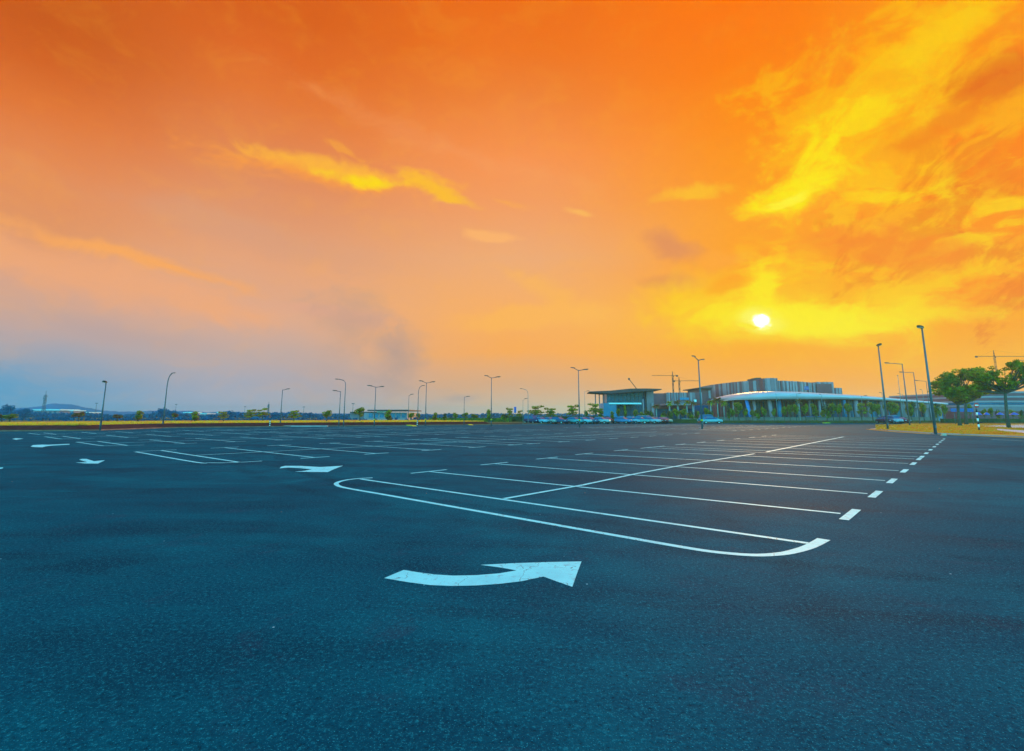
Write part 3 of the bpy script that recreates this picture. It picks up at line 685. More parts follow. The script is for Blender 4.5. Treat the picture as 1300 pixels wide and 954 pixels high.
def tree_mesh(seed, H, cw, ch, cz, nl, ls, kind='round', leaf='leafA', leaf2='leafB', bark='bark', lean=0.0, lobes=9, tr=0.045):
    """returns (trunk mesh, crown mesh); unit tree of height H"""
    rnd = random.Random(seed); bt = bmesh.new(); top = cz + ch * 0.1
    tube(bt, [(0, 0, -0.1), (lean * 0.3, 0, cz * 0.4), (lean * 0.7, 0.03 * H, cz * 0.85), (lean, 0, top)], [H * tr, H * tr * 0.75, H * tr * 0.6, H * tr * 0.35], 7)
    bc = bmesh.new()
    for k in range(lobes):
        a = 2 * PI * k / lobes + rnd.uniform(-.4, .4)
        if kind == 'round': rr = rnd.uniform(0.15, 0.62); z = cz + ch * rnd.uniform(-0.30, 0.38); br = (cw * 0.42, cw * 0.42, ch * 0.28)
        elif kind == 'flat':                 # layered branches
            lv = k % 3; rr = rnd.uniform(0.2, 1.0) * (1.15 - lv * 0.2); z = cz + ch * (-0.32 + lv * 0.34) + rnd.uniform(-.12, .12) * ch; br = (cw * rnd.uniform(.3, .55), cw * 0.38, ch * rnd.uniform(.06, .13))
        else: rr = rnd.uniform(0.05, 0.3); z = cz + ch * rnd.uniform(-0.42, 0.45); br = (cw * 0.5, cw * 0.5, ch * 0.2)
        c = (lean + math.cos(a) * cw * rr, math.sin(a) * cw * rr, z)
        f_ = rnd.uniform(0.85, 1.25)
        if kind == 'round':                 # lobes shrink towards the rim so the outline stays domed
            f_ *= 1.1 - 0.45 * rr
        leaf_blob(bc, c, [q * f_ for q in br], int(nl * 1.5) // lobes, ls * 1.45, rnd, rnd.choice((0, 0, 1)))
        tube(bt, [(lean * 0.8, 0, cz - ch * 0.35), ((lean + c[0]) / 2, c[1] / 2, (cz + c[2]) / 2 - ch * 0.1), c], [H * tr * 0.4, H * tr * 0.22, H * tr * 0.08], 5, cap=False)
    mt = bpy.data.meshes.new('trunk'); bt.to_mesh(mt); bt.free(); mt.materials.append(M[bark])
    mc = bpy.data.meshes.new('crown'); bc.to_mesh(mc); bc.free(); mc.materials.append(M[leaf]); mc.materials.append(M[leaf2])
    return mt, mc
def palm_mesh(seed, H, R, leaf='leafR'):
    rnd = random.Random(seed); bt = bmesh.new()
    tube(bt, [(0, 0, 0), (0.02 * H, 0, H * 0.5), (0, 0, H * 0.86)], [H * 0.035, H * 0.024, H * 0.02], 7)
    bc = bmesh.new()
    for k in range(20):
        a = 2 * PI * k / 20 * 1.0 + rnd.uniform(-.2, .2); e = rnd.uniform(-0.35, 1.1); L = R * rnd.uniform(0.8, 1.1)
        prev_ = None
        for j in range(6):
            t = j / 5; rr = L * t * math.cos(e * (1 - 0.3 * t)); z = H * 0.86 + L * (math.sin(e) * t - 0.55 * t * t)
            p = Vector((math.cos(a) * rr, math.sin(a) * rr, z)); w = R * 0.17 * math.sin(PI * (0.12 + 0.85 * t)); q = Vector((-math.sin(a), math.cos(a), 0))
            cur = (bc.verts.new(p - q * w + Vector((0, 0, -w * .6))), bc.verts.new(p), bc.verts.new(p + q * w + Vector((0, 0, -w * .6))))
            if prev_:
                bc.faces.new((prev_[0], prev_[1], cur[1], cur[0])); bc.faces.new((prev_[1], prev_[2], cur[2], cur[1]))
            prev_ = cur
    mt = bpy.data.meshes.new('trunk'); bt.to_mesh(mt); bt.free(); mt.materials.append(M['palebark'])
    mc = bpy.data.meshes.new('crown'); bc.to_mesh(mc); bc.free(); mc.materials.append(M[leaf])
    return mt, mc
def plant(meshes, loc, sc_, rz, label, grp, name='tree', cat='tree'):
    root = thing(name, loc, label, cat, grp, rz); root.scale = sc_ if isinstance(sc_, tuple) else (sc_,) * 3
    for nm, me in (('trunk', meshes[0]), ('crown', meshes[1])):
        o = bpy.data.objects.new(nm, me); COL.objects.link(o); o.parent = root
    return root
TM = {
 'far': [tree_mesh(71, 4, 2.6, 3.0, 2.1, 700, 0.16, 'round', 'wood', 'wood'), tree_mesh(72, 4, 2.4, 3.0, 2.2, 700, 0.16, 'round', 'wood', 'wood')],
 'round': [tree_mesh(11, 4, 1.5, 2.0, 2.8, 420, 0.16), tree_mesh(12, 4, 1.4, 1.8, 2.9, 400, 0.16, leaf='leafR', leaf2='leafA'), tree_mesh(13, 4, 1.6, 2.0, 2.8, 420, 0.16, leaf='leafB', leaf2='leafY')],
 'flat': [tree_mesh(21, 4, 1.8, 2.2, 2.8, 420, 0.15, 'flat', 'leafA', 'leafY', lobes=11), tree_mesh(22, 4, 2.0, 2.0, 2.9, 380, 0.15, 'flat', 'leafY', 'leafA', lean=0.4, lobes=10)],
 'tall': [tree_mesh(31, 4, 0.9, 2.8, 2.3, 360, 0.14, 'tall', 'leafA', 'leafR'), tree_mesh(32, 4, 0.8, 2.6, 2.4, 340, 0.14, 'tall', 'leafB', 'leafC')],
 'dark': [tree_mesh(41, 4, 1.9, 2.6, 2.3, 520, 0.17, 'round', 'leafC', 'leafA'), tree_mesh(42, 4, 1.8, 2.4, 2.3, 520, 0.17, 'round', 'leafC', 'leafB')],
 'palm': [palm_mesh(51, 4, 1.0), palm_mesh(52, 4, 0.9, 'leafA')],
}
def tree_px(kind, var, x, ytop, ybase, Y, label, grp, wpx=None, name='tree'):
    """tree rooted on the ground at depth Y; top seen at ytop"""
    b = P(x, 530, Y); b.z = 0.0; top = P(x, ytop, Y).z; k = top / 4.0 if name != 'palm_tree' else top / 4.1
    kx = k
    if wpx:
        base_w = {'far': 5.4, 'round': 3.4, 'flat': 4.2, 'tall': 1.9, 'dark': 4.2, 'palm': 1.9}[kind]; kx = (wpx / FPX * Y) / base_w
    return plant(TM[kind][var], b, (kx, kx, k), random.uniform(0, 6.28), label, grp, name, 'palm' if name == 'palm_tree' else 'tree')

# small trees along the left grass field
LT = [(3,526,12,'round',1),(13,525.5,14,'round',0),(100,523,13,'round',1),(149,526,11,'round',1),(176,521,9,'tall',0),(222,524,8,'round',1),(248,522,9,'tall',0),(284,521.5,10,'flat',0),(317,518.5,12,'flat',0),
      (334,518.5,12,'flat',1),(373,520,12,'flat',0),(415,520.8,11,'round',0),(457,517.5,11,'round',2),(493,520,9,'tall',0),(522,524,8,'round',0),(531,525,6,'round',2),(552,523.5,6,'tall',0),(565,525,6,'tall',1),(578,524,6,'round',0),(591,524,7,'round',2),
      (602,526,7,'round',2),(621,519.5,7,'tall',0)]
adj = {0: 'olive-crowned young tree', 1: 'brown-tinged young tree', 2: 'yellow-green young tree'}
for i, (x, yt, w, kd, vr) in enumerate(LT):
    tree_px(kd, vr, x, yt, 540, 105 if x < 500 else 112, '%s on the far grass strip, %s tree from the left' % (adj[vr] if kd == 'round' else ('flat layered young tree' if kd == 'flat' else 'narrow young tree'), ORD[i + 1]), 'young trees beyond the far edge of the lot', w * 1.5)
RT = [(640,524,9,'dark',0,'dark bush-like tree left of the thin lamps beside the parked cars'),(647,516.5,9,'flat',0,'thin layered tree left of the two thin lamps, beside a dark post'),(659,521.5,8,'flat',1,'low sparse tree between the dark post and the thin lamps'),
      (679,515.5,20,'flat',1,'layered tree leaning right just behind the first parked car'),(699,516.5,15,'flat',0,'layered tree above the dark parked cars, left of the tall double lamp'),(727,512.5,15,'flat',0,'layered tree touching the tall double-armed lamp from the left'),
      (744,521,6,'round',0,'tiny dark tree below the left roof tip of the glass building'),(757,512.5,18,'flat',1,'layered tree in front of the roof columns of the glass building'),(763,521,8,'tall',0,'narrow tree at the foot of the roof columns')]
for x, yt, w, kd, vr, l in RT: tree_px(kd, vr, x, yt, 538, 118, l, 'layered trees behind the parked cars', w * 1.3)
GT = [(777,522,8,'tall',0),(785,519,7,'round',2),(794,514,6,'tall',0),(807,520,10,'round',0),(815,523,8,'round',0),(821,518,12,'dark',0),(827,520,9,'dark',1)]
for i, (x, yt, w, kd, vr) in enumerate(GT):
    tree_px(kd, vr, x, yt, 538, 124, '%s tree from the left in front of the glass building' % ORD[i + 1], 'trees in front of the glass building', w)
PT = [(834,511.5,10,'lone palm between the glass building and the striped block'),(851,506.5,9,'first palm in front of the striped block with podium'),(861,506,9,'second palm in front of the striped block with podium'),(873,506,9,'third palm in front of the striped block with podium'),
      (880,507,8,'fourth palm, just left of the lone double-armed lamp'),(903,505.5,10,'palm right of the lone double-armed lamp above the white car'),(912,502.5,11,'tallest palm, left of the canopy tip'),(920,506,10,'palm under the left tip of the canopy'),(1016,504,7,'dark palm in front of the middle of the canopy fascia')]
for i, (x, yt, w, l) in enumerate(PT): tree_px('palm', i % 2, x, yt, 538, 122, l, 'palms in front of the striped block', w * 1.3, 'palm_tree')
AT = [(843,521,10,'dark',0),(851,520,10,'dark',1),(859,519,11,'round',0),(868,519,11,'round',0),(877,521,10,'dark',0),(885,519,9,'dark',0),(897,518,9,'round',2),(903,520,8,'dark',1),(926,514,9,'dark',0),(938,511,13,'round',2),(931,520,7,'round',2),(947,519,8,'round',0),(955,521,7,'round',2),(962,517,10,'dark',0),(970,517,9,'round',0),
      (983,519,7,'round',0),(996,516,9,'round',0),(1003,514,9,'round',2),(1011,513,10,'round',0),(1023,513,11,'round',0),(1034,512.5,8,'round',2),(1036,521,8,'round',2),(1050,511.5,15,'dark',0),(1058,512,10,'round',2),(1066,513,10,'round',0),(1077,512.5,12,'round',2),(1094,510,12,'flat',0),(1108,511,13,'round',2),(1115,513,10,'round',2),(1131,510,14,'round',2),(1138,513,11,'round',0),
      (1157,507.5,16,'dark',1),(1173,511,10,'round',0)]
for i, (x, yt, w, kd, vr) in enumerate(AT):
    tree_px(kd, vr, x, yt, 538, 120, '%s avenue tree from the left before the canopy building' % ORD[i + 1], 'avenue trees in front of the canopy building', w * 1.1)
BT = [(1190,510,12,'dark',0,'dark small tree behind the tallest right lamp'),(1200,513,10,'round',0,'small tree left of the blue hoarding'),(1232,513,9,'round',2,'small bright tree above the blue hoarding, left of the red sign'),(1250,519,8,'round',0,'small tree right of the red sign'),(1259,518,8,'round',2,'second small tree right of the red sign'),
      (1268,518,8,'dark',0,'small dark tree left of the right trunk'),(1286,520,9,'round',0,'small tree just right of the right trunk'),(1297,519,9,'dark',1,'small tree at the right edge before the tiered building')]
for x, yt, w, kd, vr, l in BT: tree_px(kd, vr, x, yt, 538, 118, l, 'small trees near the tiered building', w)

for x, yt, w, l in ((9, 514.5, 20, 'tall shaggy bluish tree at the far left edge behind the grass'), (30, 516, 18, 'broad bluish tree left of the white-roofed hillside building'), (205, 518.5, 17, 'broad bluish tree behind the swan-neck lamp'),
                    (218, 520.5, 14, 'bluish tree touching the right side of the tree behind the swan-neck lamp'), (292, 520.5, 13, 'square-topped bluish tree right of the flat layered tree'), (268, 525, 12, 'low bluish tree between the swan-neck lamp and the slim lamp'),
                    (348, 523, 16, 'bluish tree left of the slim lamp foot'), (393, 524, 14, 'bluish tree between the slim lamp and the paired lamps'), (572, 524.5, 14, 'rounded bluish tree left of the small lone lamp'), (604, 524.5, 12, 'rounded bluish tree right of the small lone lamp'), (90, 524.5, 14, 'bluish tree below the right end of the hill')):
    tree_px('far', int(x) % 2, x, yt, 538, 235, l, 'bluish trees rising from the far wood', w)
# big trees on the right verge
def big_tree(base, crown_px, trunk_top, seed, label, leaf, leaf2, nl, ls, lobes, gp=None):
    g = G(*base) if gp is None else gp; rnd = random.Random(seed)
    root = thing('tree', g, label, 'tree', 'big verge trees')
    bt = bmesh.new(); tt = P(trunk_top[0], trunk_top[1], g.y) - g
    s_ = g.y / FPX
    tube(bt, [(0, 0, -0.1), (tt.x * 0.4, 0.1, tt.z * 0.4), (tt.x, 0, tt.z)], [2.3 * s_, 1.7 * s_, 1.4 * s_], 9)
    bc = bmesh.new()
    for (x, y, rx, ry, k) in crown_px:
        c = P(x, y, g.y) - g; dy = rnd.uniform(-1, 1) * 16 * s_
        c.y += dy; r = (rx * s_, rx * s_ * 1.1, ry * s_)
        for j in range(lobes):
            d = Vector((rnd.gauss(0, 1), rnd.gauss(0, 1), rnd.gauss(0, .8))).normalized() * rnd.uniform(0.35, 0.85)
            cc = c + Vector((d.x * r[0], d.y * r[1], d.z * r[2])); q = rnd.uniform(0.22, 0.42)
            leaf_blob(bc, cc, (r[0] * q, r[1] * q, r[2] * q * 0.8), int(nl * k / lobes), ls, rnd, rnd.choice((0, 0, 1)), 0.2)
            if j % 4 == 0:
                mid = Vector((tt.x, 0, tt.z)).lerp(cc, 0.5) + Vector((0, 0, -0.15)); tube(bt, [(tt.x, 0, tt.z - 0.1), mid, cc], [0.8 * s_, 0.5 * s_, 0.15 * s_], 5, cap=False)
    mk('trunk', bt, M['bark'], root)
    mk('crown', bc, None, root, [M[leaf], M[leaf2]])
big_tree((1219, 541.5), [(1203,482,14,13,1),(1218,474,14,11,1),(1232,478,11,13,1),(1198,494,13,11,1),(1212,497,17,12,1.2),(1229,498,12,12,1),(1236,488,8,14,.7),(1220,487,16,14,1.2),(1206,505,11,7,.7),(1222,507,10,6,.6),(1236,503,7,7,.5)], (1216, 514), 5,
         'big dense round-crowned tree on the verge, right of the tallest lamp', 'leafA', 'leafY', 1500, 0.20, 22)
big_tree((1227, 539.8), [(1232,500,10,8,1),(1240,494,9,10,1),(1225,503,8,6,.8)], (1226, 512), 8, 'thinner tree standing behind the big round-crowned tree', 'leafC', 'leafA', 1000, 0.2, 8)
big_tree((1281, 544.5), [(1248,478,11,9,.8),(1262,476,12,13,.9),(1278,466,12,10,.8),(1258,490,12,8,.8),(1272,486,12,11,.8),(1290,478,12,12,.8),(1302,484,11,12,.8),(1296,466,10,8,.5),(1246,492,8,6,.6),(1315,475,14,14,.8),(1276,493,16,7,.9),(1262,480,10,10,.6)], (1276, 499), 6,
         'open-crowned tree at the right edge with sky showing through its leaves', 'leafA', 'leafB', 1150, 0.16, 22)

# hedges, long low wall, shrubs
def hedge(x0, x1, Y, h, name, label, leaf, d=1.2, dens=9):
    a = P(x0, 536, Y); b = P(x1, 536, Y); bm = bmesh.new(); rnd = random.Random(int(x0))
    L = b.x - a.x; c = ((a.x + b.x) / 2, Y, 0); root_z = 0
    nn = int(L * dens * 2)
    box(bm, (0, 0, h * 0.42), (L / 2, d * 0.35, h * 0.40))
    for k in range(nn):
        x = rnd.uniform(-L / 2, L / 2); hh = h * (0.85 + 0.35 * noise.noise(Vector((x * 0.5, Y, 0))))
        leaf_blob(bm, (x, rnd.uniform(-d, d) * 0.4, rnd.uniform(0.3, 0.9) * hh), (0.35, 0.3, 0.25), 5, 0.13, rnd)
    o = mk(name, bm, M[leaf]); o.location = c; return tag(o, label, 'hedge', 'hedges beyond the lot')
hedge(842, 884, 116, 1.15, 'hedge', 'dark hedge right of the coloured cars under the podium block', 'leafC')
hedge(915, 1190, 118, 0.7, 'hedge', 'long low brownish hedge in front of the canopy building', 'leafR')
hedge(1196, 1330, 112, 1.3, 'hedge', 'clipped green hedge behind the right verge trees', 'leafC')
hedge(640, 772, 128, 1.9, 'hedge', 'dense shrubbery behind the left group of parked cars', 'leafC')
hedge(772, 842, 128, 1.6, 'hedge', 'shrubbery behind the coloured parked cars', 'leafC')
hedge(545, 650, 126, 1.4, 'hedge', 'green shrubs behind the yellow kerb ends, left of the cars', 'leafB')
a = P(905, 536, 124); b = P(1192, 536, 124); bm = bmesh.new(); L = b.x - a.x
box(bm, (0, 0, 0.65), (L / 2, 0.12, 0.65)); box(bm, (0, 0, 1.36), (L / 2 + 0.1, 0.18, 0.06))
o = mk('boundary_wall', bm, M['wallc']); o.location = ((a.x + b.x) / 2, 124, 0); tag(o, 'long low grey-green wall behind the hedge of the canopy building', 'wall')
a = G(868, 536.5); bm = bmesh.new(); L = P(889, 536, 124).x - P(866, 536, 124).x
box(bm, (0, 0, 0.55), (L / 2, 0.15, 0.30)); o = mk('boundary_wall', bm, M['conc']); o.location = (P(877, 536, 120).x, 120, 0.2); tag(o, 'short pale low wall left of the lone double-armed lamp', 'wall')
# white ramp block with a curved hoop
bm = bmesh.new(); box(bm, (0, 0, 0.12), (1.6, 0.4, 0.12)); box(bm, (1.2, 0, 0.34), (0.5, 0.35, 0.10)); o = mk('ramp_block', bm, M['white']); g = G(861, 536.3); o.location = g
tag(o, 'low white block behind the long yellow kerb end', 'kerb block')

# grass blades on verges (uncountable)
def grass(name, pts_fn, cnt, h, m, seed):
    bm = bmesh.new(); rnd = random.Random(seed)
    for _ in range(cnt):
        p = pts_fn(rnd); hh = h * rnd.uniform(0.5, 1.3); a = rnd.uniform(0, PI); w = 0.10 * rnd.uniform(0.6, 1.4); d = Vector((math.cos(a), math.sin(a), 0)) * w
        bm.faces.new((bm.verts.new(p - d), bm.verts.new(p + d), bm.verts.new(p + Vector((rnd.uniform(-.1, .1), rnd.uniform(-.1, .1), hh)))))
    return struct(mk(name, bm, m), 'stuff')
lo = offset(leftS, 0)
def fn_left(r):
    i = r.randrange(len(leftS) - 1); t = r.random(); p = leftS[i].lerp(leftS[i + 1], t); tt = (leftS[i + 1] - leftS[i]).normalized()
    d = 2.7 + 28 * r.random() ** 1.6; return Vector((p.x - tt.y * d, p.y + tt.x * d, 0.6))
grass('dry_grass', fn_left, 14000, 0.22, M['dryblade'], 3)
def fn_right(r):
    while True:
        x = r.uniform(1112, 1330); y = r.uniform(539.2, 551.5 if x > 1170 else 548)
        ln = 545.2 + (x - 1105) * 0.0545
        if y < ln and not (x > 1240 and y > 540.5 and (y < 541.0 + (x - 1240) * 0.045)) and not (x > 1262 and 544.6 + (x - 1266) * 0.06 < y < 546.9 + (x - 1266) * 0.11): return G(x, y, 0.10)
grass('dry_grass', fn_right, 9000, 0.10, M['rustblade'], 4)

# ------------------------------------------------------------------ far wood, hill, field trees
def wood(name, x0, x1, Y0, Y1, topf, n_, m, seed, size=0.8, leaves=26):
    bm = bmesh.new(); rnd = random.Random(seed)
    for k in range(n_):
        x = x0 + (x1 - x0) * (k + rnd.random()) / n_; Y = rnd.uniform(Y0, Y1); g = P(x, 530, Y); H = P(x, topf(x) + rnd.uniform(-0.6, 1.6), Y).z
        r = H * rnd.uniform(0.28, 0.42) ; w_ = r * 1.1
        leaf_blob(bm, (g.x, Y, H - r), (w_, w_, r), leaves, size, rnd, 0, 0.3); leaf_blob(bm, (g.x, Y, H * 0.42), (w_ * 1.25, w_, H * 0.42), leaves, size, rnd, 0, 0.3)
    return struct(mk(name, bm, m), 'stuff')
def tl(x):
    v_ = [(-60, 522), (0, 518), (40, 521), (60, 524), (110, 524), (140, 527), (190, 525), (204, 519), (216, 520), (230, 524), (260, 527), (282, 524), (290, 521), (298, 523), (330, 524), (370, 523), (400, 525), (440, 526), (500, 526), (560, 526), (572, 524.5), (590, 526.5), (620, 525), (700, 525), (760, 526)]
    for i in range(len(v_) - 1):
        if v_[i][0] <= x <= v_[i + 1][0]:
            t = (x - v_[i][0]) / (v_[i + 1][0] - v_[i][0]); return v_[i][1] + t * (v_[i + 1][1] - v_[i][1])
    return 525
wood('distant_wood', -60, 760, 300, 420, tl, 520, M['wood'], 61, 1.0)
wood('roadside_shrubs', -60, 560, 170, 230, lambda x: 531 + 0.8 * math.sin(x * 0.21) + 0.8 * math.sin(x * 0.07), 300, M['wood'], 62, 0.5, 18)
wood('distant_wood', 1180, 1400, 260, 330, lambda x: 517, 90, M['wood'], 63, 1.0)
# hill behind the wood
bm = bmesh.new(); HP = [(-140, 522), (-60, 520), (0, 519), (35, 517), (52, 515.5), (60, 513.5), (72, 512.6), (86, 513.2), (100, 516), (112, 518), (122, 520.5), (150, 522.5), (175, 522.5), (205, 521.5), (240, 522), (262, 523.5), (290, 523), (330, 524), (400, 525), (520, 526), (700, 527)]
HS = smoothpts([Vector((x, y, 0)) for x, y in HP], 8); rows = 10; grid = []
for i, p in enumerate(HS):
    col_ = []
    for j in range(rows + 1):
        t = j / rows; Y = 760 + 330 * t; prof = math.sin(min(1, t * 1.6) * PI / 2) if t < 0.63 else math.cos((t - 0.63) / 0.37 * PI / 2)
        q = P(p.x, p.y, 960); X = P(p.x, 530, Y).x; z = max(0, q.z) * prof
        z += 1.6 * noise.noise(Vector((X * 0.05, Y * 0.05, 0))) * prof + 0.9 * noise.noise(Vector((X * 0.2, Y * 0.2, 3))) * prof
        col_.append(bm.verts.new((X, Y, z - 0.3)))
    grid.append(col_)
for i in range(len(grid) - 1):
    for j in range(rows): bm.faces.new((grid[i][j], grid[i + 1][j], grid[i + 1][j + 1], grid[i][j + 1]))
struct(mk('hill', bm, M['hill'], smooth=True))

# lattice masts, pylons
def lattice(bm, z0, z1, w0, w1, nseg, r, ox=0, oy=0):
    cs = [(-1, -1), (1, -1), (1, 1), (-1, 1)]
    for c in cs: tube(bm, [(ox + c[0] * w0, oy + c[1] * w0, z0), (ox + c[0] * w1, oy + c[1] * w1, z1)], r, 4)
    for k in range(nseg):
        t0, t1 = k / nseg, (k + 1) / nseg; za, zb = z0 + (z1 - z0) * t0, z0 + (z1 - z0) * t1; wa, wb = w0 + (w1 - w0) * t0, w0 + (w1 - w0) * t1
        for i in range(4):
            c, d = cs[i], cs[(i + 1) % 4]
            tube(bm, [(ox + c[0] * wa, oy + c[1] * wa, za), (ox + d[0] * wb, oy + d[1] * wb, zb)], r * 0.7, 4)
            tube(bm, [(ox + c[0] * wb, oy + c[1] * wb, zb), (ox + d[0] * wb, oy + d[1] * wb, zb)], r * 0.6, 4)
def mast(x, yt, Y, w, label, kind='lattice', name='radio_mast', r=0.35):
    g = P(x, 530, Y); g.z = 0; H = P(x, yt, Y).z; root = thing(name, g, label, 'mast', 'masts on the left horizon'); bm = bmesh.new()
    if kind == 'lattice':
        lattice(bm, 0, H * 0.86, w, w * 0.35, 7, r * 0.6); mk('tower', bm, M['mast'], root)
        bm = bmesh.new(); box(bm, (0, 0, H * 0.62), (w * 0.8, w * 0.8, 0.35)); box(bm, (0, 0, H * 0.8), (w * 0.9, w * 0.9, 0.35))
        for q in (-1, 1): box(bm, (q * w * 0.8, -w * 0.5, H * 0.72), (0.25, 0.25, 0.9))
        mk('antenna_panels', bm, M['mast'], root)
        bm = bmesh.new(); tube(bm, [(0, 0, H * 0.86), (0, 0, H)], r * 0.6, 5); mk('spike', bm, M['mast'], root)
    else:
        tube(bm, [(0, 0, 0), (0, 0, H)], [r, r * 0.5], 6); mk('pole', bm, M['mast'], root)
        bm = bmesh.new(); box(bm, (0, 0, H * 0.96), (r * 4, r, r)); mk('cross_arm', bm, M['mast'], root)
mast(54, 496.5, 470, 1.2, 'lattice radio mast above the hill at the far left')
mast(120.5, 511.5, 500, 1, 'thin pole right of the hill, left of the leftmost lamp', 'pole', r=0.35)
mast(222, 513, 520, 1, 'faint thin pole right of the swan-neck lamp', 'pole', r=0.28)
mast(340, 510.5, 480, 0.8, 'lattice mast left of the slim single-armed lamp', r=0.3)
mast(385, 516.5, 520, 1, 'faint pole right of the slim single-armed lamp', 'pole', r=0.3)
mast(447.5, 512, 480, 1, 'thin pole left of the low blue hall', 'pole', r=0.35)
mast(310, 516, 520, 1, 'faintest short pole above the layered young trees', 'pole', r=0.25)
# dark post board near the thin lamps
g = P(654, 530, 135); g.z = 0; H = P(654, 516.8, 135).z; root = thing('pylon_sign', g, 'narrow dark upright sign board above the shrubs left of the thin lamps', 'sign')
bm = bmesh.new(); tube(bm, [(0, 0, 0), (0, 0, H)], 0.09, 6); mk('post', bm, M['metal'], root); bm = bmesh.new(); box(bm, (0, -0.12, H - 0.8), (0.3, 0.07, 0.8)); mk('board', bm, M['blue'], root)

# ------------------------------------------------------------------ buildings
def pbox(bm, x0, y0, x1, y1, Y, depth, mi=0, ground=False):
    xm = (x0 + x1) / 2; a = P(x0, 530, Y).x; b = P(x1, 530, Y).x; zt = P(xm, y0, Y).z; zb = 0 if ground else P(xm, y1, Y).z
    box(bm, ((a + b) / 2, Y + depth / 2, (zt + zb) / 2), ((b - a) / 2, depth / 2, (zt - zb) / 2), 0, mi)
def building(name, label, x, Y):
    p = P(x, 530, Y); p.z = 0; return thing(name, p, label, 'building'), p
def rel(bm, p):
    for v in bm.verts: v.co -= p
    return bm
# low blue hall on the left
root, p = building('hall', 'low flat-roofed blue hall behind the double-armed lamp on the left', 490, 190)
bm = bmesh.new(); pbox(bm, 462, 524, 517, 537, 190, 20, ground=True); mk('wall', rel(bm, p), M['panelp'], root)
bm = bmesh.new(); pbox(bm, 466, 520.4, 519, 522, 187, 26); pbox(bm, 444, 523, 470, 524.3, 190, 18); mk('roof', rel(bm, p), M['roofd'], root)
for i in range(7):
    bm = bmesh.new(); x = 468 + i * 7; pbox(bm, x, 524.8, x + 5, 530.5, 189.9, 0.3); w_ = mk('window', rel(bm, p), M['glass2'], root)
bm = bmesh.new(); pbox(bm, 478, 522.2, 490, 523.8, 188.4, 1.0); mk('clerestory', rel(bm, p), M['white'], root)
bm = bmesh.new(); pbox(bm, 444, 524.4, 462, 537, 192, 12, ground=True); mk('annex', rel(bm, p), M['panelg'], root)
# white building on the hill
root, p = building('hillside_building', 'long white-roofed building in front of the hill at the far left', 58, 560)
bm = bmesh.new(); pbox(bm, 41, 522, 74, 527, 560, 20, ground=True); mk('wall', rel(bm, p), M['panelp'], root)
bm = bmesh.new(); pbox(bm, 40, 519.8, 75, 521.3, 556, 26); mk('roof', rel(bm, p), M['white'], root)
for i in range(5):
    bm = bmesh.new(); x = 43 + i * 6; pbox(bm, x, 522.6, x + 3.4, 525.4, 559.8, 0.4); mk('window', rel(bm, p), M['glass'], root)
for i, (x0, x1, y0) in enumerate(((88, 92, 521), (101, 112, 523.5), (232, 244, 523.5), (254, 262, 525), (275, 279, 523.5), (158, 164, 527))):
    root, p = building('house', ['small white block at the right foot of the hill', 'pale sloping block right of the hill near the leftmost lamp', 'pale low block right of the swan-neck lamp', 'small pale block beside the narrow young trees', 'tiny pale block left of the flat layered tree', 'tiny pale hut in the trees between the first two lamps'][i], (x0 + x1) / 2, 480)
    root['group'] = 'pale buildings in the far trees'
    bm = bmesh.new(); pbox(bm, x0, y0 + 1.0, x1, 529, 480, 12, ground=True); mk('wall', rel(bm, p), M['panelp'], root)
    bm = bmesh.new(); pbox(bm, x0 - 0.5, y0, x1 + 0.5, y0 + 1.0, 479, 14); mk('roof', rel(bm, p), M['white'], root)

# glass building with overhanging roof
root, p = building('glass_building', 'blue glass building with overhanging flat roof and outer columns', 790, 150)
bm = bmesh.new(); pbox(bm, 771, 497.2, 822, 537, 150, 7, ground=True); mk('glazing', rel(bm, p), M['glass'], root)
bm = bmesh.new(); pbox(bm, 822, 496.5, 831, 537, 148, 10, ground=True); mk('stair_tower', rel(bm, p), M['panelg'], root)
bm = bmesh.new(); pbox(bm, 828, 512, 830.4, 537, 147.4, 2, ground=True); mk('fin', rel(bm, p), M['panelp'], root)
bm = bmesh.new()
for k in range(11):
    x = 771.5 + k * 5; pbox(bm, x, 498, x + 0.35, 537, 149.8, 0.3, ground=True)
for y in (503, 509.5, 519, 525): pbox(bm, 771.2, y, 821.8, y + 0.35, 149.72, 0.3)
mk('mullions', rel(bm, p), M['mast'], root)
bm = bmesh.new()   # roof plate, rising to an apex
tp = [(748, 497.2, 150), (775, 496.2, 146), (800, 493.6, 142), (822, 493.4, 144), (840, 494.0, 150)]
f_ = []; bk = []
for x, y, Y in tp:
    q = P(x, y, Y); f_.append((q, 0.25 + 0.75 * math.sin(max(0, min(1, (x - 748) / 92)) * PI))); 
vs = []
for q, th in f_:
    vs.append([bm.verts.new(q), bm.verts.new((q.x, q.y, q.z - th)), bm.verts.new((q.x + 1, q.y + 11, q.z - th)), bm.verts.new((q.x + 1, q.y + 11, q.z))])
for i in range(len(vs) - 1):
    for k in range(4): bm.faces.new((vs[i][k], vs[i + 1][k], vs[i + 1][(k + 1) % 4], vs[i][(k + 1) % 4]))
bm.faces.new(vs[0]); bm.faces.new(vs[-1][::-1]); mk('roof', rel(bm, p), M['roofd'], root)
for x in (756.5, 761.5, 767.2):
    bm = bmesh.new(); g = P(x, 530, 151); z = P(x, 497.6, 151).z; tube(bm, [(g.x, 151, 0), (g.x, 151, z)], 0.16, 8); mk('column', rel(bm, p), M['mast'], root)
bm = bmesh.new(); pbox(bm, 766.5, 512, 783, 537, 143, 7, ground=True); mk('entrance_pavilion', rel(bm, p), M['glass2'], root)
bm = bmesh.new(); pbox(bm, 774, 511.6, 815, 513.4, 142.6, 7.3); mk('porch_roof', rel(bm, p), M['white'], root)
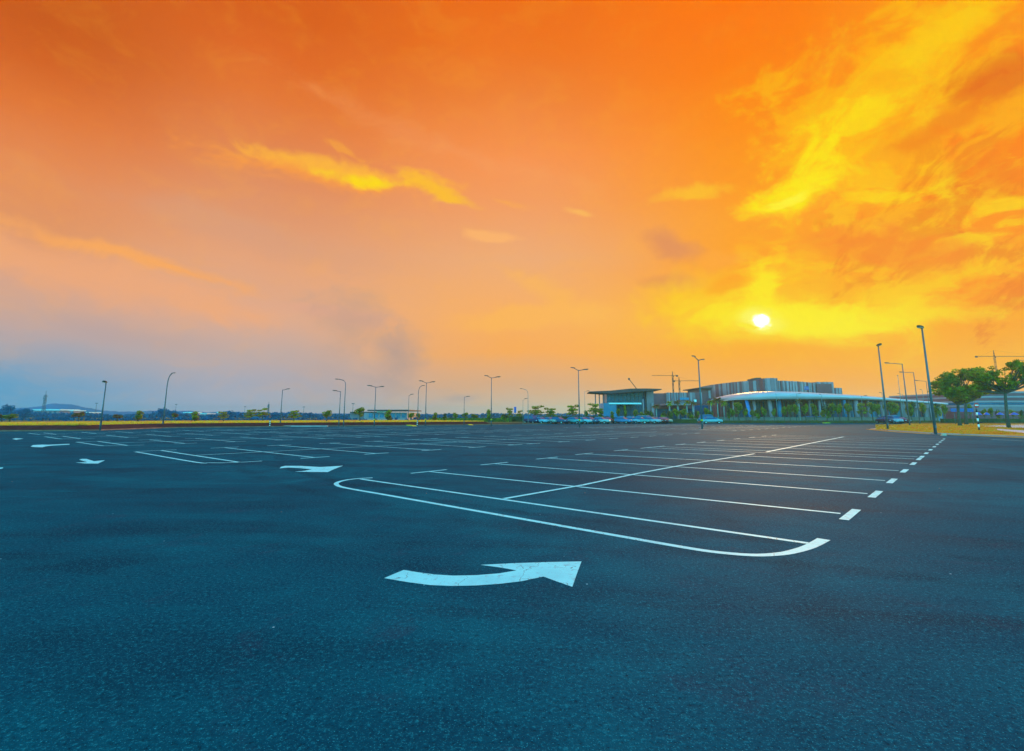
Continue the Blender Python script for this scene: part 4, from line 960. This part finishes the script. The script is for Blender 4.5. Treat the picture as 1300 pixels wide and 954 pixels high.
bm = bmesh.new(); pbox(bm, 783, 528.5, 818, 530, 142, 0.4); mk('rail', rel(bm, p), M['glass2'], root)
for x in (817.5,):
    bm = bmesh.new(); pbox(bm, x - 0.5, 507, x + 0.5, 537, 142.8, 0.8, ground=True); mk('column', rel(bm, p), M['panelp'], root)

# striped podium block
def stripes(bm, xs, Yf, ytop, zb, rnd, wmin=0.9, wmax=2.2, depth=14, ymat=(0, 1, 2)):
    """curved facade: Yf(x) plan depth, constant height; each panel is a box standing in or out"""
    x = xs[0]
    while x < xs[1]:
        w = rnd.uniform(wmin, wmax); x1 = min(x + w, xs[1]); Y0, Y1 = Yf(x), Yf(x1); mi = rnd.choice(ymat); off = rnd.choice((0, 0.18, 0.3))
        a = P(x, 530, Y0); b = P(x1, 530, Y1); ht = ytop
        q = [(a.x, Y0 - off), (b.x, Y1 - off), (b.x + 1.0, Y1 + depth), (a.x + 1.0, Y0 + depth)]
        lo_ = [bm.verts.new((X, Y, zb)) for X, Y in q]; hi_ = [bm.verts.new((X, Y, ht - rnd.uniform(0, 0.12))) for X, Y in q]
        for i in range(4):
            f = bm.faces.new((lo_[i], lo_[(i + 1) % 4], hi_[(i + 1) % 4], hi_[i])); f.material_index = mi
        bm.faces.new(hi_).material_index = 2
        x = x1
root, p = building('striped_block', 'lower striped block with podium between the glass building and the long striped building', 862, 165)
rnd = random.Random(5); SM = [M['panelp'], M['panelg'], M['panelb']]
bm = bmesh.new(); Z = P(862, 498.3, 165).z; stripes(bm, (847, 894), lambda x: 165 + (894 - x) * 0.03, Z, P(862, 513, 165).z, rnd, ymat=(0, 1, 1, 2)); mk('striped_wall', rel(bm, p), None, root, SM)
bm = bmesh.new(); pbox(bm, 830, 499.6, 847, 537, 167, 12, ground=True); mk('side_wall', rel(bm, p), M['panelb'], root)
bm = bmesh.new(); pbox(bm, 846, 512.6, 882, 514.6, 158, 8); mk('podium_slab', rel(bm, p), M['panelp'], root)
bm = bmesh.new(); pbox(bm, 832, 514.7, 900, 537, 164.6, 10, ground=True); mk('podium', rel(bm, p), M['glass'], root)
bm = bmesh.new(); pbox(bm, 832, 515, 880, 519, 163, 1.4); mk('podium_band', rel(bm, p), M['panelb'], root)
for x in (850.5, 861.5, 872.5, 881):
    bm = bmesh.new(); g = P(x, 530, 159.5); z = P(x, 514.6, 159.5).z; tube(bm, [(g.x, 159.5, 0), (g.x, 159.5, z)], 0.32, 8); mk('column', rel(bm, p), M['panelp'], root)
bm = bmesh.new(); pbox(bm, 864.5, 505, 876, 508, 164, 0.5); mk('window_band', rel(bm, p), M['glass2'], root)
bm = bmesh.new(); pbox(bm, 882.5, 507.5, 885.5, 510.5, 163.6, 0.4); mk('vent', rel(bm, p), M['white'], root)

# long striped building behind the canopy
root, p = building('striped_building', 'long curved building clad in pale and brown vertical stripes behind the canopy', 985, 175)
Yc = lambda x: 168 + 0.0042 * (x - 985) ** 2
rnd = random.Random(9); bm = bmesh.new()
z2 = P(985, 482.6, Yc(985)).z
stripes(bm, (906, 972), Yc, z2, 0, rnd, 1.0, 2.6, ymat=(0, 0, 1, 2, 2)); stripes(bm, (972, 990.5), lambda x: Yc(x) - 2.5, z2 + 0.5, 0, rnd, 1.6, 3.6, ymat=(0, 1, 2))
stripes(bm, (990.5, 1040), Yc, z2 - 0.2, 0, rnd, 0.8, 2.0, ymat=(0, 0, 1, 2)); stripes(bm, (1040, 1062), lambda x: Yc(1040) - 1.0, P(1050, 485.3, Yc(1040)).z, 0, rnd, 1.8, 3.0, ymat=(1, 0))
mk('striped_wall', rel(bm, p), None, root, SM)
bm = bmesh.new(); pbox(bm, 1040.5, 487.6, 1059.5, 499, Yc(1040) - 1.6, 0.3); mk('brown_screen', rel(bm, p), M['panelb'], root)
bm = bmesh.new(); stripes(bm, (1062, 1072.5), lambda x: Yc(1062), P(1067, 492.6, Yc(1062)).z, 0, rnd, 1.5, 3.0, ymat=(0, 2, 1)); mk('end_block', rel(bm, p), None, root, SM)
bm = bmesh.new(); pbox(bm, 892, 492.8, 906, 530, 182, 14, ground=True); mk('left_block', rel(bm, p), M['panelb'], root)
bm = bmesh.new(); pbox(bm, 889.5, 492.2, 907, 493.4, 180, 17); mk('left_roof', rel(bm, p), M['roofd'], root)
bm = bmesh.new(); pbox(bm, 901.5, 496, 904, 506, 181.4, 0.5); mk('pale_strip', rel(bm, p), M['panelp'], root)
bm = bmesh.new(); pbox(bm, 961, 480.8, 971, 482.8, Yc(966) + 3, 5); mk('rooftop_plant', rel(bm, p), M['roofd'], root)
bm = bmesh.new(); pbox(bm, 964, 479.8, 970, 481, Yc(966) + 3.5, 4); mk('rooftop_plant', rel(bm, p), M['roofd'], root)
bm = bmesh.new(); pbox(bm, 1022.8, 491, 1030, 495, Yc(1027) - 1.2, 0.3); sg = mk('sign_board', rel(bm, p), M['blue'], root)
bm = bmesh.new(); pbox(bm, 1023.8, 492.4, 1029, 493.4, Yc(1027) - 1.3, 0.1); mk('lettering_strip', rel(bm, p), M['panelp'], sg)
# oval canopy
root, p = building('canopy_hall', 'glazed hall under a long sweeping oval white canopy roof', 1000, 130)
ST = [(918, 509.2, 509.6, 150), (921, 507.2, 509.2, 145), (927, 505.2, 508.6, 141), (938, 502.8, 508, 137), (955, 500.3, 507.6, 133), (975, 498.2, 507.2, 130), (995, 497.2, 507, 129), (1015, 497.6, 507, 130), (1040, 498.8, 507, 132), (1072, 500.6, 507.0, 137), (1100, 502.4, 507.6, 141), (1130, 504.8, 509, 146), (1160, 507.6, 511, 150), (1185, 509.6, 513, 153), (1205, 511.4, 514.6, 155)]
bm = bmesh.new(); bm2 = bmesh.new(); rows_ = []; und = []
for x, yt, yb, Y in ST:
    T = P(x, yt, Y + 1.5); B_ = P(x, yb, Y); mz = (T.z + B_.z) / 2; q = P(x, 520, Y).x
    rows_.append([bm.verts.new(c) for c in ((q, Y + 0.6, B_.z), (q, Y + 0.05, B_.z + (T.z - B_.z) * 0.22), (q, Y, mz), (q, Y + 0.35, B_.z + (T.z - B_.z) * 0.78), (q, Y + 1.5, T.z), (q + 1.5, Y + 12, T.z + 0.5), (q + 3, Y + 24, T.z - 1.0))])
    und.append([bm2.verts.new(c) for c in ((q, Y + 0.65, B_.z - 0.01), (q + 3, Y + 24, B_.z - 0.01))])
for i in range(len(ST) - 1):
    for k in range(6): bm.faces.new((rows_[i][k], rows_[i + 1][k], rows_[i + 1][k + 1], rows_[i][k + 1]))
    bm2.faces.new((und[i][0], und[i][1], und[i + 1][1], und[i + 1][0]))
mk('canopy_roof', rel(bm, p), M['canopy'], root, smooth=True); mk('soffit', rel(bm2, p), M['soffit'], root)
for x, Y, c, w, lx in ((932, 142, 'panelp', .22, 0), (951.5, 136, 'bluecol', .45, 1.0), (959.5, 136, 'panelp', .42, .5), (979.5, 133, 'panelp', .5, .6), (990.5, 132.5, 'glass2', .5, 0), (1015, 134, 'panelp', .3, 0), (1029, 135, 'panelg', .3, 0), (1041.5, 136, 'panelp', .35, 0), (1048, 137, 'panelp', .3, 0), (1073.5, 139, 'glass2', .4, 0), (1088, 142, 'panelp', .6, 0), (1104, 144, 'panelp', .3, 0), (1120, 146, 'panelg', .3, 0), (1146, 150, 'panelg', .4, 0), (1165, 152, 'panelp', .3, 0), (1182, 154, 'panelp', .3, 0)):
    g = P(x, 530, Y); z = P(x, 508 if x < 1080 else 508 + (x - 1080) * 0.045, Y).z; bm = bmesh.new()
    tube(bm, [(g.x + lx * 0.5, Y, 0), (g.x - lx * 0.5, Y, z)], w, 10); mk('column', rel(bm, p), M[c], root)
rnd = random.Random(17); bm = bmesh.new(); x = 921
mm = [M['glass'], M['panelb'], M['panelg'], M['glass2'], M['panelp']]
while x < 1200:
    w = rnd.uniform(1.6, 3.6); mi = rnd.choice((0, 0, 1, 1, 2) if x < 1070 else (3, 4, 0, 3, 4, 2, 1)); ytop = 507.2 if x < 1085 else 508 + (x - 1085) * 0.05
    pbox(bm, x, ytop, x + w, 537, 147 + rnd.choice((0, .3, .6)) + (max(0, x - 1060) * 0.08), 1.0, mi, True); x += w
mk('glazed_wall', rel(bm, p), None, root, mm)
bm = bmesh.new(); pbox(bm, 1122, 513.5, 1185, 518.5, 150.5, 1.0); mk('beam', rel(bm, p), M['panelg'], root)
bm = bmesh.new(); pbox(bm, 1094, 517.5, 1112, 519.2, 148, 1.0); mk('beam', rel(bm, p), M['soffit'], root)

# tiered building on the right
root, p = building('tiered_building', 'rounded grey building with horizontal tiers behind the right-hand tree', 1280, 160)
for i, (x0, y0, y1, m) in enumerate(((1252, 497, 499.2, 'panelp'), (1248, 499.4, 502.6, 'panelb'), (1245, 502.8, 505, 'panelp'), (1243, 505.2, 508.6, 'panelb'), (1240.5, 508.8, 511, 'panelp'), (1239.5, 511.2, 514, 'glass'), (1238.5, 514.2, 516.6, 'panelp'), (1239.5, 516.8, 522, 'panelg'), (1240, 522.2, 537, 'panelb'))):
    bm = bmesh.new(); Y = 160; a_ = P(x0, 530, Y).x; zt = P(1270, y0, Y).z; zb = 0 if y1 > 530 else P(1270, y1, Y).z
    r = 8; pts = [(a_ + r - r * math.cos(t * PI / 12), Y + r - r * math.sin(t * PI / 12)) for t in range(0, 7)][::1]
    out_ = [(a_, Y + 40)] + [(a_ + r - r * math.cos(t * PI / 12), Y + r - r * math.sin(t * PI / 12)) for t in range(7)] + [(a_ + 60, Y), (a_ + 60, Y + 40)]
    slab(bm, out_, zb, zt); mk('tier', rel(bm, p), M[m], root)
root, p = building('pale_house', 'pale block showing between the tallest right lamp and the round-crowned tree', 1198, 180)
bm = bmesh.new(); pbox(bm, 1193, 508, 1204, 537, 180, 12, ground=True); mk('wall', rel(bm, p), M['panelp'], root)
bm = bmesh.new(); pbox(bm, 1192.5, 507, 1204.5, 508, 179.5, 13); mk('roof', rel(bm, p), M['panelg'], root)
for k in range(3):
    bm = bmesh.new(); pbox(bm, 1194.5 + k * 3, 511, 1196.3 + k * 3, 514, 179.8, 0.3); mk('window', rel(bm, p), M['glass'], root)
# blue hoarding
p = P(1223, 530, 100); p.z = 0; root = thing('hoarding', p, 'long blue sign board raised on posts behind the big round-crowned tree', 'sign')
bm = bmesh.new(); pbox(bm, 1208.8, 518.8, 1237, 523.0, 100, 0.15); brd = mk('board', rel(bm, p), M['blue'], root)
bm = bmesh.new()
for k in range(5): pbox(bm, 1210.5 + k * 5.3, 520.2, 1213.6 + k * 5.3, 521.4, 99.95, 0.03)
mk('white_marks', rel(bm, p), M['glass2'], brd)
for x in (1212, 1219, 1227, 1235):
    bm = bmesh.new(); g = P(x, 530, 100.3); tube(bm, [(g.x, 100.3, 0), (g.x, 100.3, P(x, 520, 100.3).z)], 0.07, 6); mk('post', rel(bm, p), M['metal'], root)
# blue parasols row
for i, (x, w, lab) in enumerate(((1243, 7, 'blue awning just right of the red sign'), (1253, 7, 'small blue awning, second right of the red sign'), (1270, 9, 'blue awning left of the right-hand trunk'), (1288, 10, 'blue awning right of the right-hand trunk'))):
    p = P(x, 530, 116); p.z = 0; root = thing('awning', p, lab, 'awning', 'blue awnings before the tiered building'); s_ = 116 / FPX; h = P(x, 525.2, 116).z
    bm = bmesh.new(); bmesh.ops.create_cone(bm, cap_ends=False, segments=8, radius1=w / 2 * s_, radius2=0.05, depth=0.6, matrix=Matrix.Translation((0, 0, h)))
    mk('cover', bm, M['blue'], root); bm = bmesh.new(); tube(bm, [(0, 0, 0), (0, 0, h + 0.3)], 0.04, 6); mk('pole', bm, M['metal'], root)

# red sign on a black and white striped post
def striped_sign(base, ypole, sign_y, rpx, label, m='red', disc=True):
    g = G(*base, 0.1) if base[1] > 540 else G(*base); root = thing('road_sign', g, label, 'road sign', 'signs on striped posts'); zt = P(base[0], ypole, g.y).z - g.z
    n_ = 7; bm = bmesh.new()
    for k in range(n_): tube(bm, [(0, 0, zt * k / n_), (0, 0, zt * (k + 1) / n_)], 0.085 if rpx > 1.5 else 0.07, 10, mi=k % 2)
    mk('striped_post', bm, None, root, [M['black'], M['white']])
    zs = P(base[0], sign_y, g.y).z - g.z; s_ = g.y / FPX; bm = bmesh.new()
    tube(bm, [(0, 0, zt), (0, 0, zs + rpx * s_ * 0.5)], 0.04, 6); mk('upper_post', bm, M['metal'], root)
    bm = bmesh.new(); bmesh.ops.create_cone(bm, cap_ends=True, segments=8 if disc else 3, radius1=rpx * s_, radius2=rpx * s_, depth=0.03, matrix=Matrix.Translation((0, -0.1, zs)) @ Matrix.Rotation(PI / 2, 4, 'X') @ Matrix.Rotation(PI / 8, 4, 'Z'))
    sg = mk('sign_plate', bm, M[m], root); return root, sg, zs, s_, rpx
root, sg, zs, s_, rpx = striped_sign((1243.2, 546.6), 520, 514.8, 3.4, 'red octagonal sign on a black and white striped post on the right verge')
bm = bmesh.new(); box(bm, (0, -0.125, zs), (rpx * s_ * 0.66, 0.006, rpx * s_ * 0.2)); mk('white_bar', bm, M['white'], sg)
bm = bmesh.new(); tube(bm, [(0, 0, P(1243, 536.4, root.location.y).z - 0.1), (0.45, 0, P(1243, 536.6, root.location.y).z - 0.1)], 0.05, 6); mk('side_bracket', bm, M['black'], root)
striped_sign((342.3, 542.2), 533, 529, 1.3, 'small round red sign on a striped post left of the slim lamp')
striped_sign((529.6, 540.6), 533, 531, 1.2, 'tiny red and white sign beside the curved lamp at centre left')

# cranes
def crane(x, ytop, yj, xl, xr, Y, label, cw='r', ybase=500):
    g = P(x, 530, Y); g.z = 0; s_ = Y / FPX; H = P(x, ytop, Y).z; zj = P(x, yj, Y).z
    root = thing('tower_crane', g, label, 'crane', 'tower cranes on the horizon'); w = 0.65 * s_
    bm = bmesh.new(); lattice(bm, 0, zj, w, w, max(8, int(zj / 3)), 0.18 * s_); mk('mast', bm, M['crane'], root)
    bm = bmesh.new(); lattice(bm, zj, H, w * 0.8, w * 0.15, 3, 0.15 * s_); mk('tower_head', bm, M['crane'], root)
    bm = bmesh.new(); xa, xb = (xl - x) * s_, (xr - x) * s_
    for o_ in ((-0.35, 0), (0.35, 0), (0, 0.6)):
        tube(bm, [(xa, o_[0] * s_, zj + o_[1] * s_), (xb, o_[0] * s_, zj + o_[1] * s_)], 0.12 * s_, 4)
    k = xa
    while k < xb - 1.2 * s_:
        tube(bm, [(k, -0.35 * s_, zj), (k + 0.6 * s_, 0, zj + 0.6 * s_)], 0.08 * s_, 4); tube(bm, [(k + 0.6 * s_, 0, zj + 0.6 * s_), (k + 1.2 * s_, -0.35 * s_, zj)], 0.08 * s_, 4); k += 1.2 * s_
    mk('jib', bm, M['crane'], root)
    bm = bmesh.new(); cx_ = xb - 1.5 * s_ if cw == 'r' else xa + 1.5 * s_; box(bm, (cx_, 0, zj - 0.2 * s_), (1.3 * s_, 0.5 * s_, 1.0 * s_)); mk('counterweight', bm, M['crane'], root)
    bm = bmesh.new()
    for e in (xa * 0.75, xb * 0.75): tube(bm, [(0, 0, H), (e, 0, zj + 0.5 * s_)], 0.05 * s_, 4)
    mk('stay_cables', bm, M['crane'], root)
    bm = bmesh.new(); box(bm, (0.9 * s_, -0.3 * s_, zj - 0.9 * s_), (0.5 * s_, 0.4 * s_, 0.7 * s_)); mk('cab', bm, M['crane'], root)
crane(856.5, 472, 477.3, 830, 863.5, 200, 'taller tower crane above the striped podium block, jib pointing left')
crane(864.5, 479, 484, 856.5, 890, 204, 'shorter tower crane just right of the taller one, jib pointing right', 'l')
crane(1274, 445, 453, 1249.5, 1345, 185, 'tower crane rising behind the open-crowned tree at the right edge', 'l')
crane(1322, 450, 458, 1299, 1350, 190, 'tower crane mostly out of frame, jib tip touching the right edge', 'r')
g = P(809, 530, 220); g.z = 0; root = thing('luffing_crane', g, 'thin slanted crane boom above the roof of the glass building', 'crane'); s_ = 220 / FPX
bm = bmesh.new(); z0 = P(809, 493, 220).z; tube(bm, [(0, 0, 0), (0, 0, z0)], 0.35, 6); mk('mast', bm, M['crane'], root)
bm = bmesh.new(); tube(bm, [(0, 0, z0), (-8.6 * s_, 0, P(800, 481.5, 220).z)], 0.16, 6); box(bm, (-8.6 * s_, 0, P(800, 481.5, 220).z), (0.35, 0.3, 0.45)); mk('boom', bm, M['crane'], root)

# ------------------------------------------------------------------ cars
def car_proto(van=False):
    root = thing('parked_car', (0, 0, 0), 'x', 'car'); hw = 0.86
    prof = [(-2.15, 0.35), (-2.2, 0.62), (-2.05, 0.92), (-1.2, 1.0), (1.5, 0.98), (2.1, 0.9), (2.18, 0.6), (2.12, 0.3)]   # x from nose to tail
    if van: prof = [(-2.1, 0.35), (-2.15, 0.7), (-1.95, 1.0), (-1.35, 1.12), (1.7, 1.12), (2.1, 1.05), (2.15, 0.6), (2.1, 0.3)]
    bm = bmesh.new(); L = []
    for sgn in (-1, 1):
        L.append([bm.verts.new((x, sgn * hw * (0.9 if i in (0, 7) else 1.0 if z < 0.8 else 0.93) * (0.86 if abs(x) > 2.0 else 1), z)) for i, (x, z) in enumerate(prof)])
    for i in range(8):
        j = (i + 1) % 8; bm.faces.new((L[0][i], L[0][j], L[1][j], L[1][i]))
    bm.faces.new(L[0][::-1]); bm.faces.new(L[1])
    rf = [(-0.35, 1.42), (1.05, 1.42)] if not van else [(-0.65, 1.78), (1.85, 1.75)]
    rb = [bm.verts.new((x, sgn * hw * 0.72, z)) for x, z in rf for sgn in (-1, 1)]; rt = [bm.verts.new((x, sgn * hw * 0.70, z + 0.05)) for x, z in rf for sgn in (-1, 1)]
    for q in ((0, 1, 3, 2),): bm.faces.new([rt[i] for i in q])
    for a, b in ((0, 1), (1, 3), (3, 2), (2, 0)): bm.faces.new((rb[a], rb[b], rt[b], rt[a]))
    bm.normal_update(); bmesh.ops.recalc_face_normals(bm, faces=bm.faces[:])
    bmesh.ops.bevel(bm, geom=bm.edges[:], offset=0.05, segments=2, affect='EDGES', clamp_overlap=True)
    body = mk('body', bm, None, root, smooth=True)
    body.data.materials.append(M['white'])
    bm = bmesh.new(); x0, x1 = (-1.15, 1.75) if not van else (-1.35, 2.0); zb = 0.96 if not van else 1.08
    lo_ = [bm.verts.new((x, s__ * hw * 0.88, zb)) for x in (x0, x1) for s__ in (-1, 1)]; hi_ = [bm.verts.new((x, s__ * hw * 0.71, z)) for x, z in rf for s__ in (-1, 1)]
    for a, b in ((0, 1), (1, 3), (3, 2), (2, 0)): bm.faces.new((lo_[a], lo_[b], hi_[b], hi_[a]))
    bmesh.ops.recalc_face_normals(bm, faces=bm.faces[:]); mk('windows', bm, M['glass'], root)
    for x in (-1.35, 1.35):
        for s__ in (-1, 1):
            bm = bmesh.new(); bmesh.ops.create_cone(bm, cap_ends=True, segments=14, radius1=0.32, radius2=0.32, depth=0.2, matrix=Matrix.Rotation(PI / 2, 4, 'X'))
            w_ = mk('wheel', bm, M['tyre'], root); w_.location = (x, s__ * (hw - 0.06), 0.32)
            bm = bmesh.new(); bmesh.ops.create_cone(bm, cap_ends=True, segments=10, radius1=0.19, radius2=0.17, depth=0.03, matrix=Matrix.Rotation(PI / 2, 4, 'X')); r_ = mk('rim', bm, M['rim'], w_); r_.location = (0, s__ * 0.11, 0)
    for s__ in (-1, 1):
        bm = bmesh.new(); ell(bm, (0, 0, 0), (0.1, 0.2, 0.09), seg=8, rin=6); h = mk('headlight', bm, M['lampw'], root); h.location = (-2.08, s__ * 0.56, 0.72)
        bm = bmesh.new(); ell(bm, (0, 0, 0), (0.08, 0.15, 0.11), seg=8, rin=6); h = mk('tail_light', bm, M['lampr'], root); h.location = (2.08, s__ * 0.58, 0.8)
    bm = bmesh.new(); box(bm, (-2.14, 0, 0.48), (0.02, 0.45, 0.08)); mk('grille', bm, M['black'], root)
    return root
protos = {False: car_proto(False), True: car_proto(True)}; used = {False: False, True: False}
def car_mat(c): 
    c = tuple(x * (0.6 if max(c) > 0.3 else 1) for x in c); k = 'car%s' % (c,)
    if k not in M: M[k] = mat('car_paint', c, 0.4, 0.3)
    return M[k]
GA = 'cars parked in the left group by the hedge'; GB = 'cars parked in front of the glass building'
CARS = [(675.5, 109, 128, (.02,.03,.09), True, 'dark blue van at the left end of the parked cars', GA),
 (686, 108, 128, (.30,.62,.75), False, 'pale blue car beside the dark blue van', GA),
 (697, 108, 132, (.45,.45,.40), False, 'pale grey car, third from the left of the parked cars', GA),
 (709, 107, 140, (.02,.07,.14), False, 'dark navy car with a gap on its right', GA),
 (729, 107, 136, (.10,.50,.52), False, 'teal car left of the tall double-armed lamp foot', GA),
 (739.5, 107, 133, (.35,.70,.75), False, 'light blue car directly behind the tall double-armed lamp', GA),
 (748, 108, 136, (.03,.09,.15), False, 'dark slate car right of the tall double-armed lamp', GA),
 (762.5, 108, 140, (.60,.68,.68), False, 'silver white car at the right end of the left group', GA),
 (770, 112, 118, (.35,.03,.03), False, 'red car half hidden behind the silver white car', GA),
 (790, 110, 140, (.03,.30,.55), False, 'bright blue car at the left end before the glass building', GB),
 (802, 111, 140, (.50,.62,.72), False, 'white-blue car next to the bright blue car', GB),
 (812.5, 110, 146, (.12,.55,.52), False, 'turquoise car in the middle before the glass building', GB),
 (820, 112, 123, (.65,.68,.62), True, 'white van right of the turquoise car', GB),
 (826.5, 110, 133, (.55,.66,.72), False, 'pale car between the white van and the red car', GB),
 (832.5, 111, 128, (.60,.06,.04), False, 'bright red car near the right end of the row', GB),
 (837.5, 111, 123, (.16,.02,.03), False, 'dark red car right of the bright red car', GB),
 (842, 112, 120, (.55,.50,.36), False, 'cream car at the right end of the row', GB),
 (903.5, 110, 166, (.45,.72,.74), False, 'white car parked alone right of the lone double-armed lamp', 'cars parked near the palms'),
 (899, 116, 170, (.03,.20,.30), True, 'dark blue van behind the lone white car', 'cars parked near the palms'),
 (1123.5, 112, 92, (.10,.02,.04), False, 'dark maroon car behind the foot of the verge tip lamp', 'cars parked left of the right verge'),
 (1133, 111, 92, (.55,.60,.72), True, 'white van between two dark red cars', 'cars parked left of the right verge'),
 (1142.5, 111, 94, (.14,.015,.03), False, 'dark red car right of the white van', 'cars parked left of the right verge'),
 (1027, 128, 180, (.65,.02,.03), False, 'red car roof showing over the wall under the canopy, left of two', 'cars behind the long wall'),
 (1038, 128, 180, (.55,.04,.04), False, 'red car roof showing over the wall under the canopy, right of two', 'cars behind the long wall')]
for x, Y, yaw, c, van, lab, grp in CARS:
    if not used[van]: o = protos[van]; used[van] = True
    else: o = copy_tree(protos[van])
    g = P(x, 530, Y); o.location = (g.x, Y, 0.0 if Y < 113 else 0.2); o.rotation_euler = (0, 0, math.radians(yaw)); o['label'] = lab; o['group'] = grp
    o.name = 'parked_van' if van else 'parked_car'; o['category'] = 'van' if van else 'car'
    b_ = [ch for ch in o.children if ch.name.startswith('body')][0]; b_.data = b_.data.copy(); b_.data.materials[0] = car_mat(c)
# a strip of asphalt under the car rows reaches past the kerb
bm = bmesh.new(); slab(bm, [G(667, 539.1), G(848, 537.6), P(848, 536, 118).xy.to_3d(), P(664, 536, 118).xy.to_3d()], None, 0.008)
bm.free()

# ------------------------------------------------------------------ haze
HAZE = 0.00042
if HAZE:
    bm = bmesh.new(); box(bm, (0, 500, 13.5), (1560, 1060, 15.0))
    m = bpy.data.materials.new('haze_air'); m.use_nodes = True; nt = m.node_tree; nt.nodes.clear()
    vo = nt.nodes.new('ShaderNodeVolumePrincipled'); vo.inputs['Color'].default_value = (0.25, 0.68, 1.0, 1); vo.inputs['Density'].default_value = HAZE; vo.inputs['Anisotropy'].default_value = 0.6
    ou = nt.nodes.new('ShaderNodeOutputMaterial'); nt.links.new(vo.outputs[0], ou.inputs['Volume'])
    o = mk('haze', bm, m); struct(o, 'stuff')
sc.cycles.volume_bounces = 1; sc.cycles.max_bounces = 3; sc.cycles.diffuse_bounces = 2; sc.cycles.glossy_bounces = 2; sc.cycles.transparent_max_bounces = 4
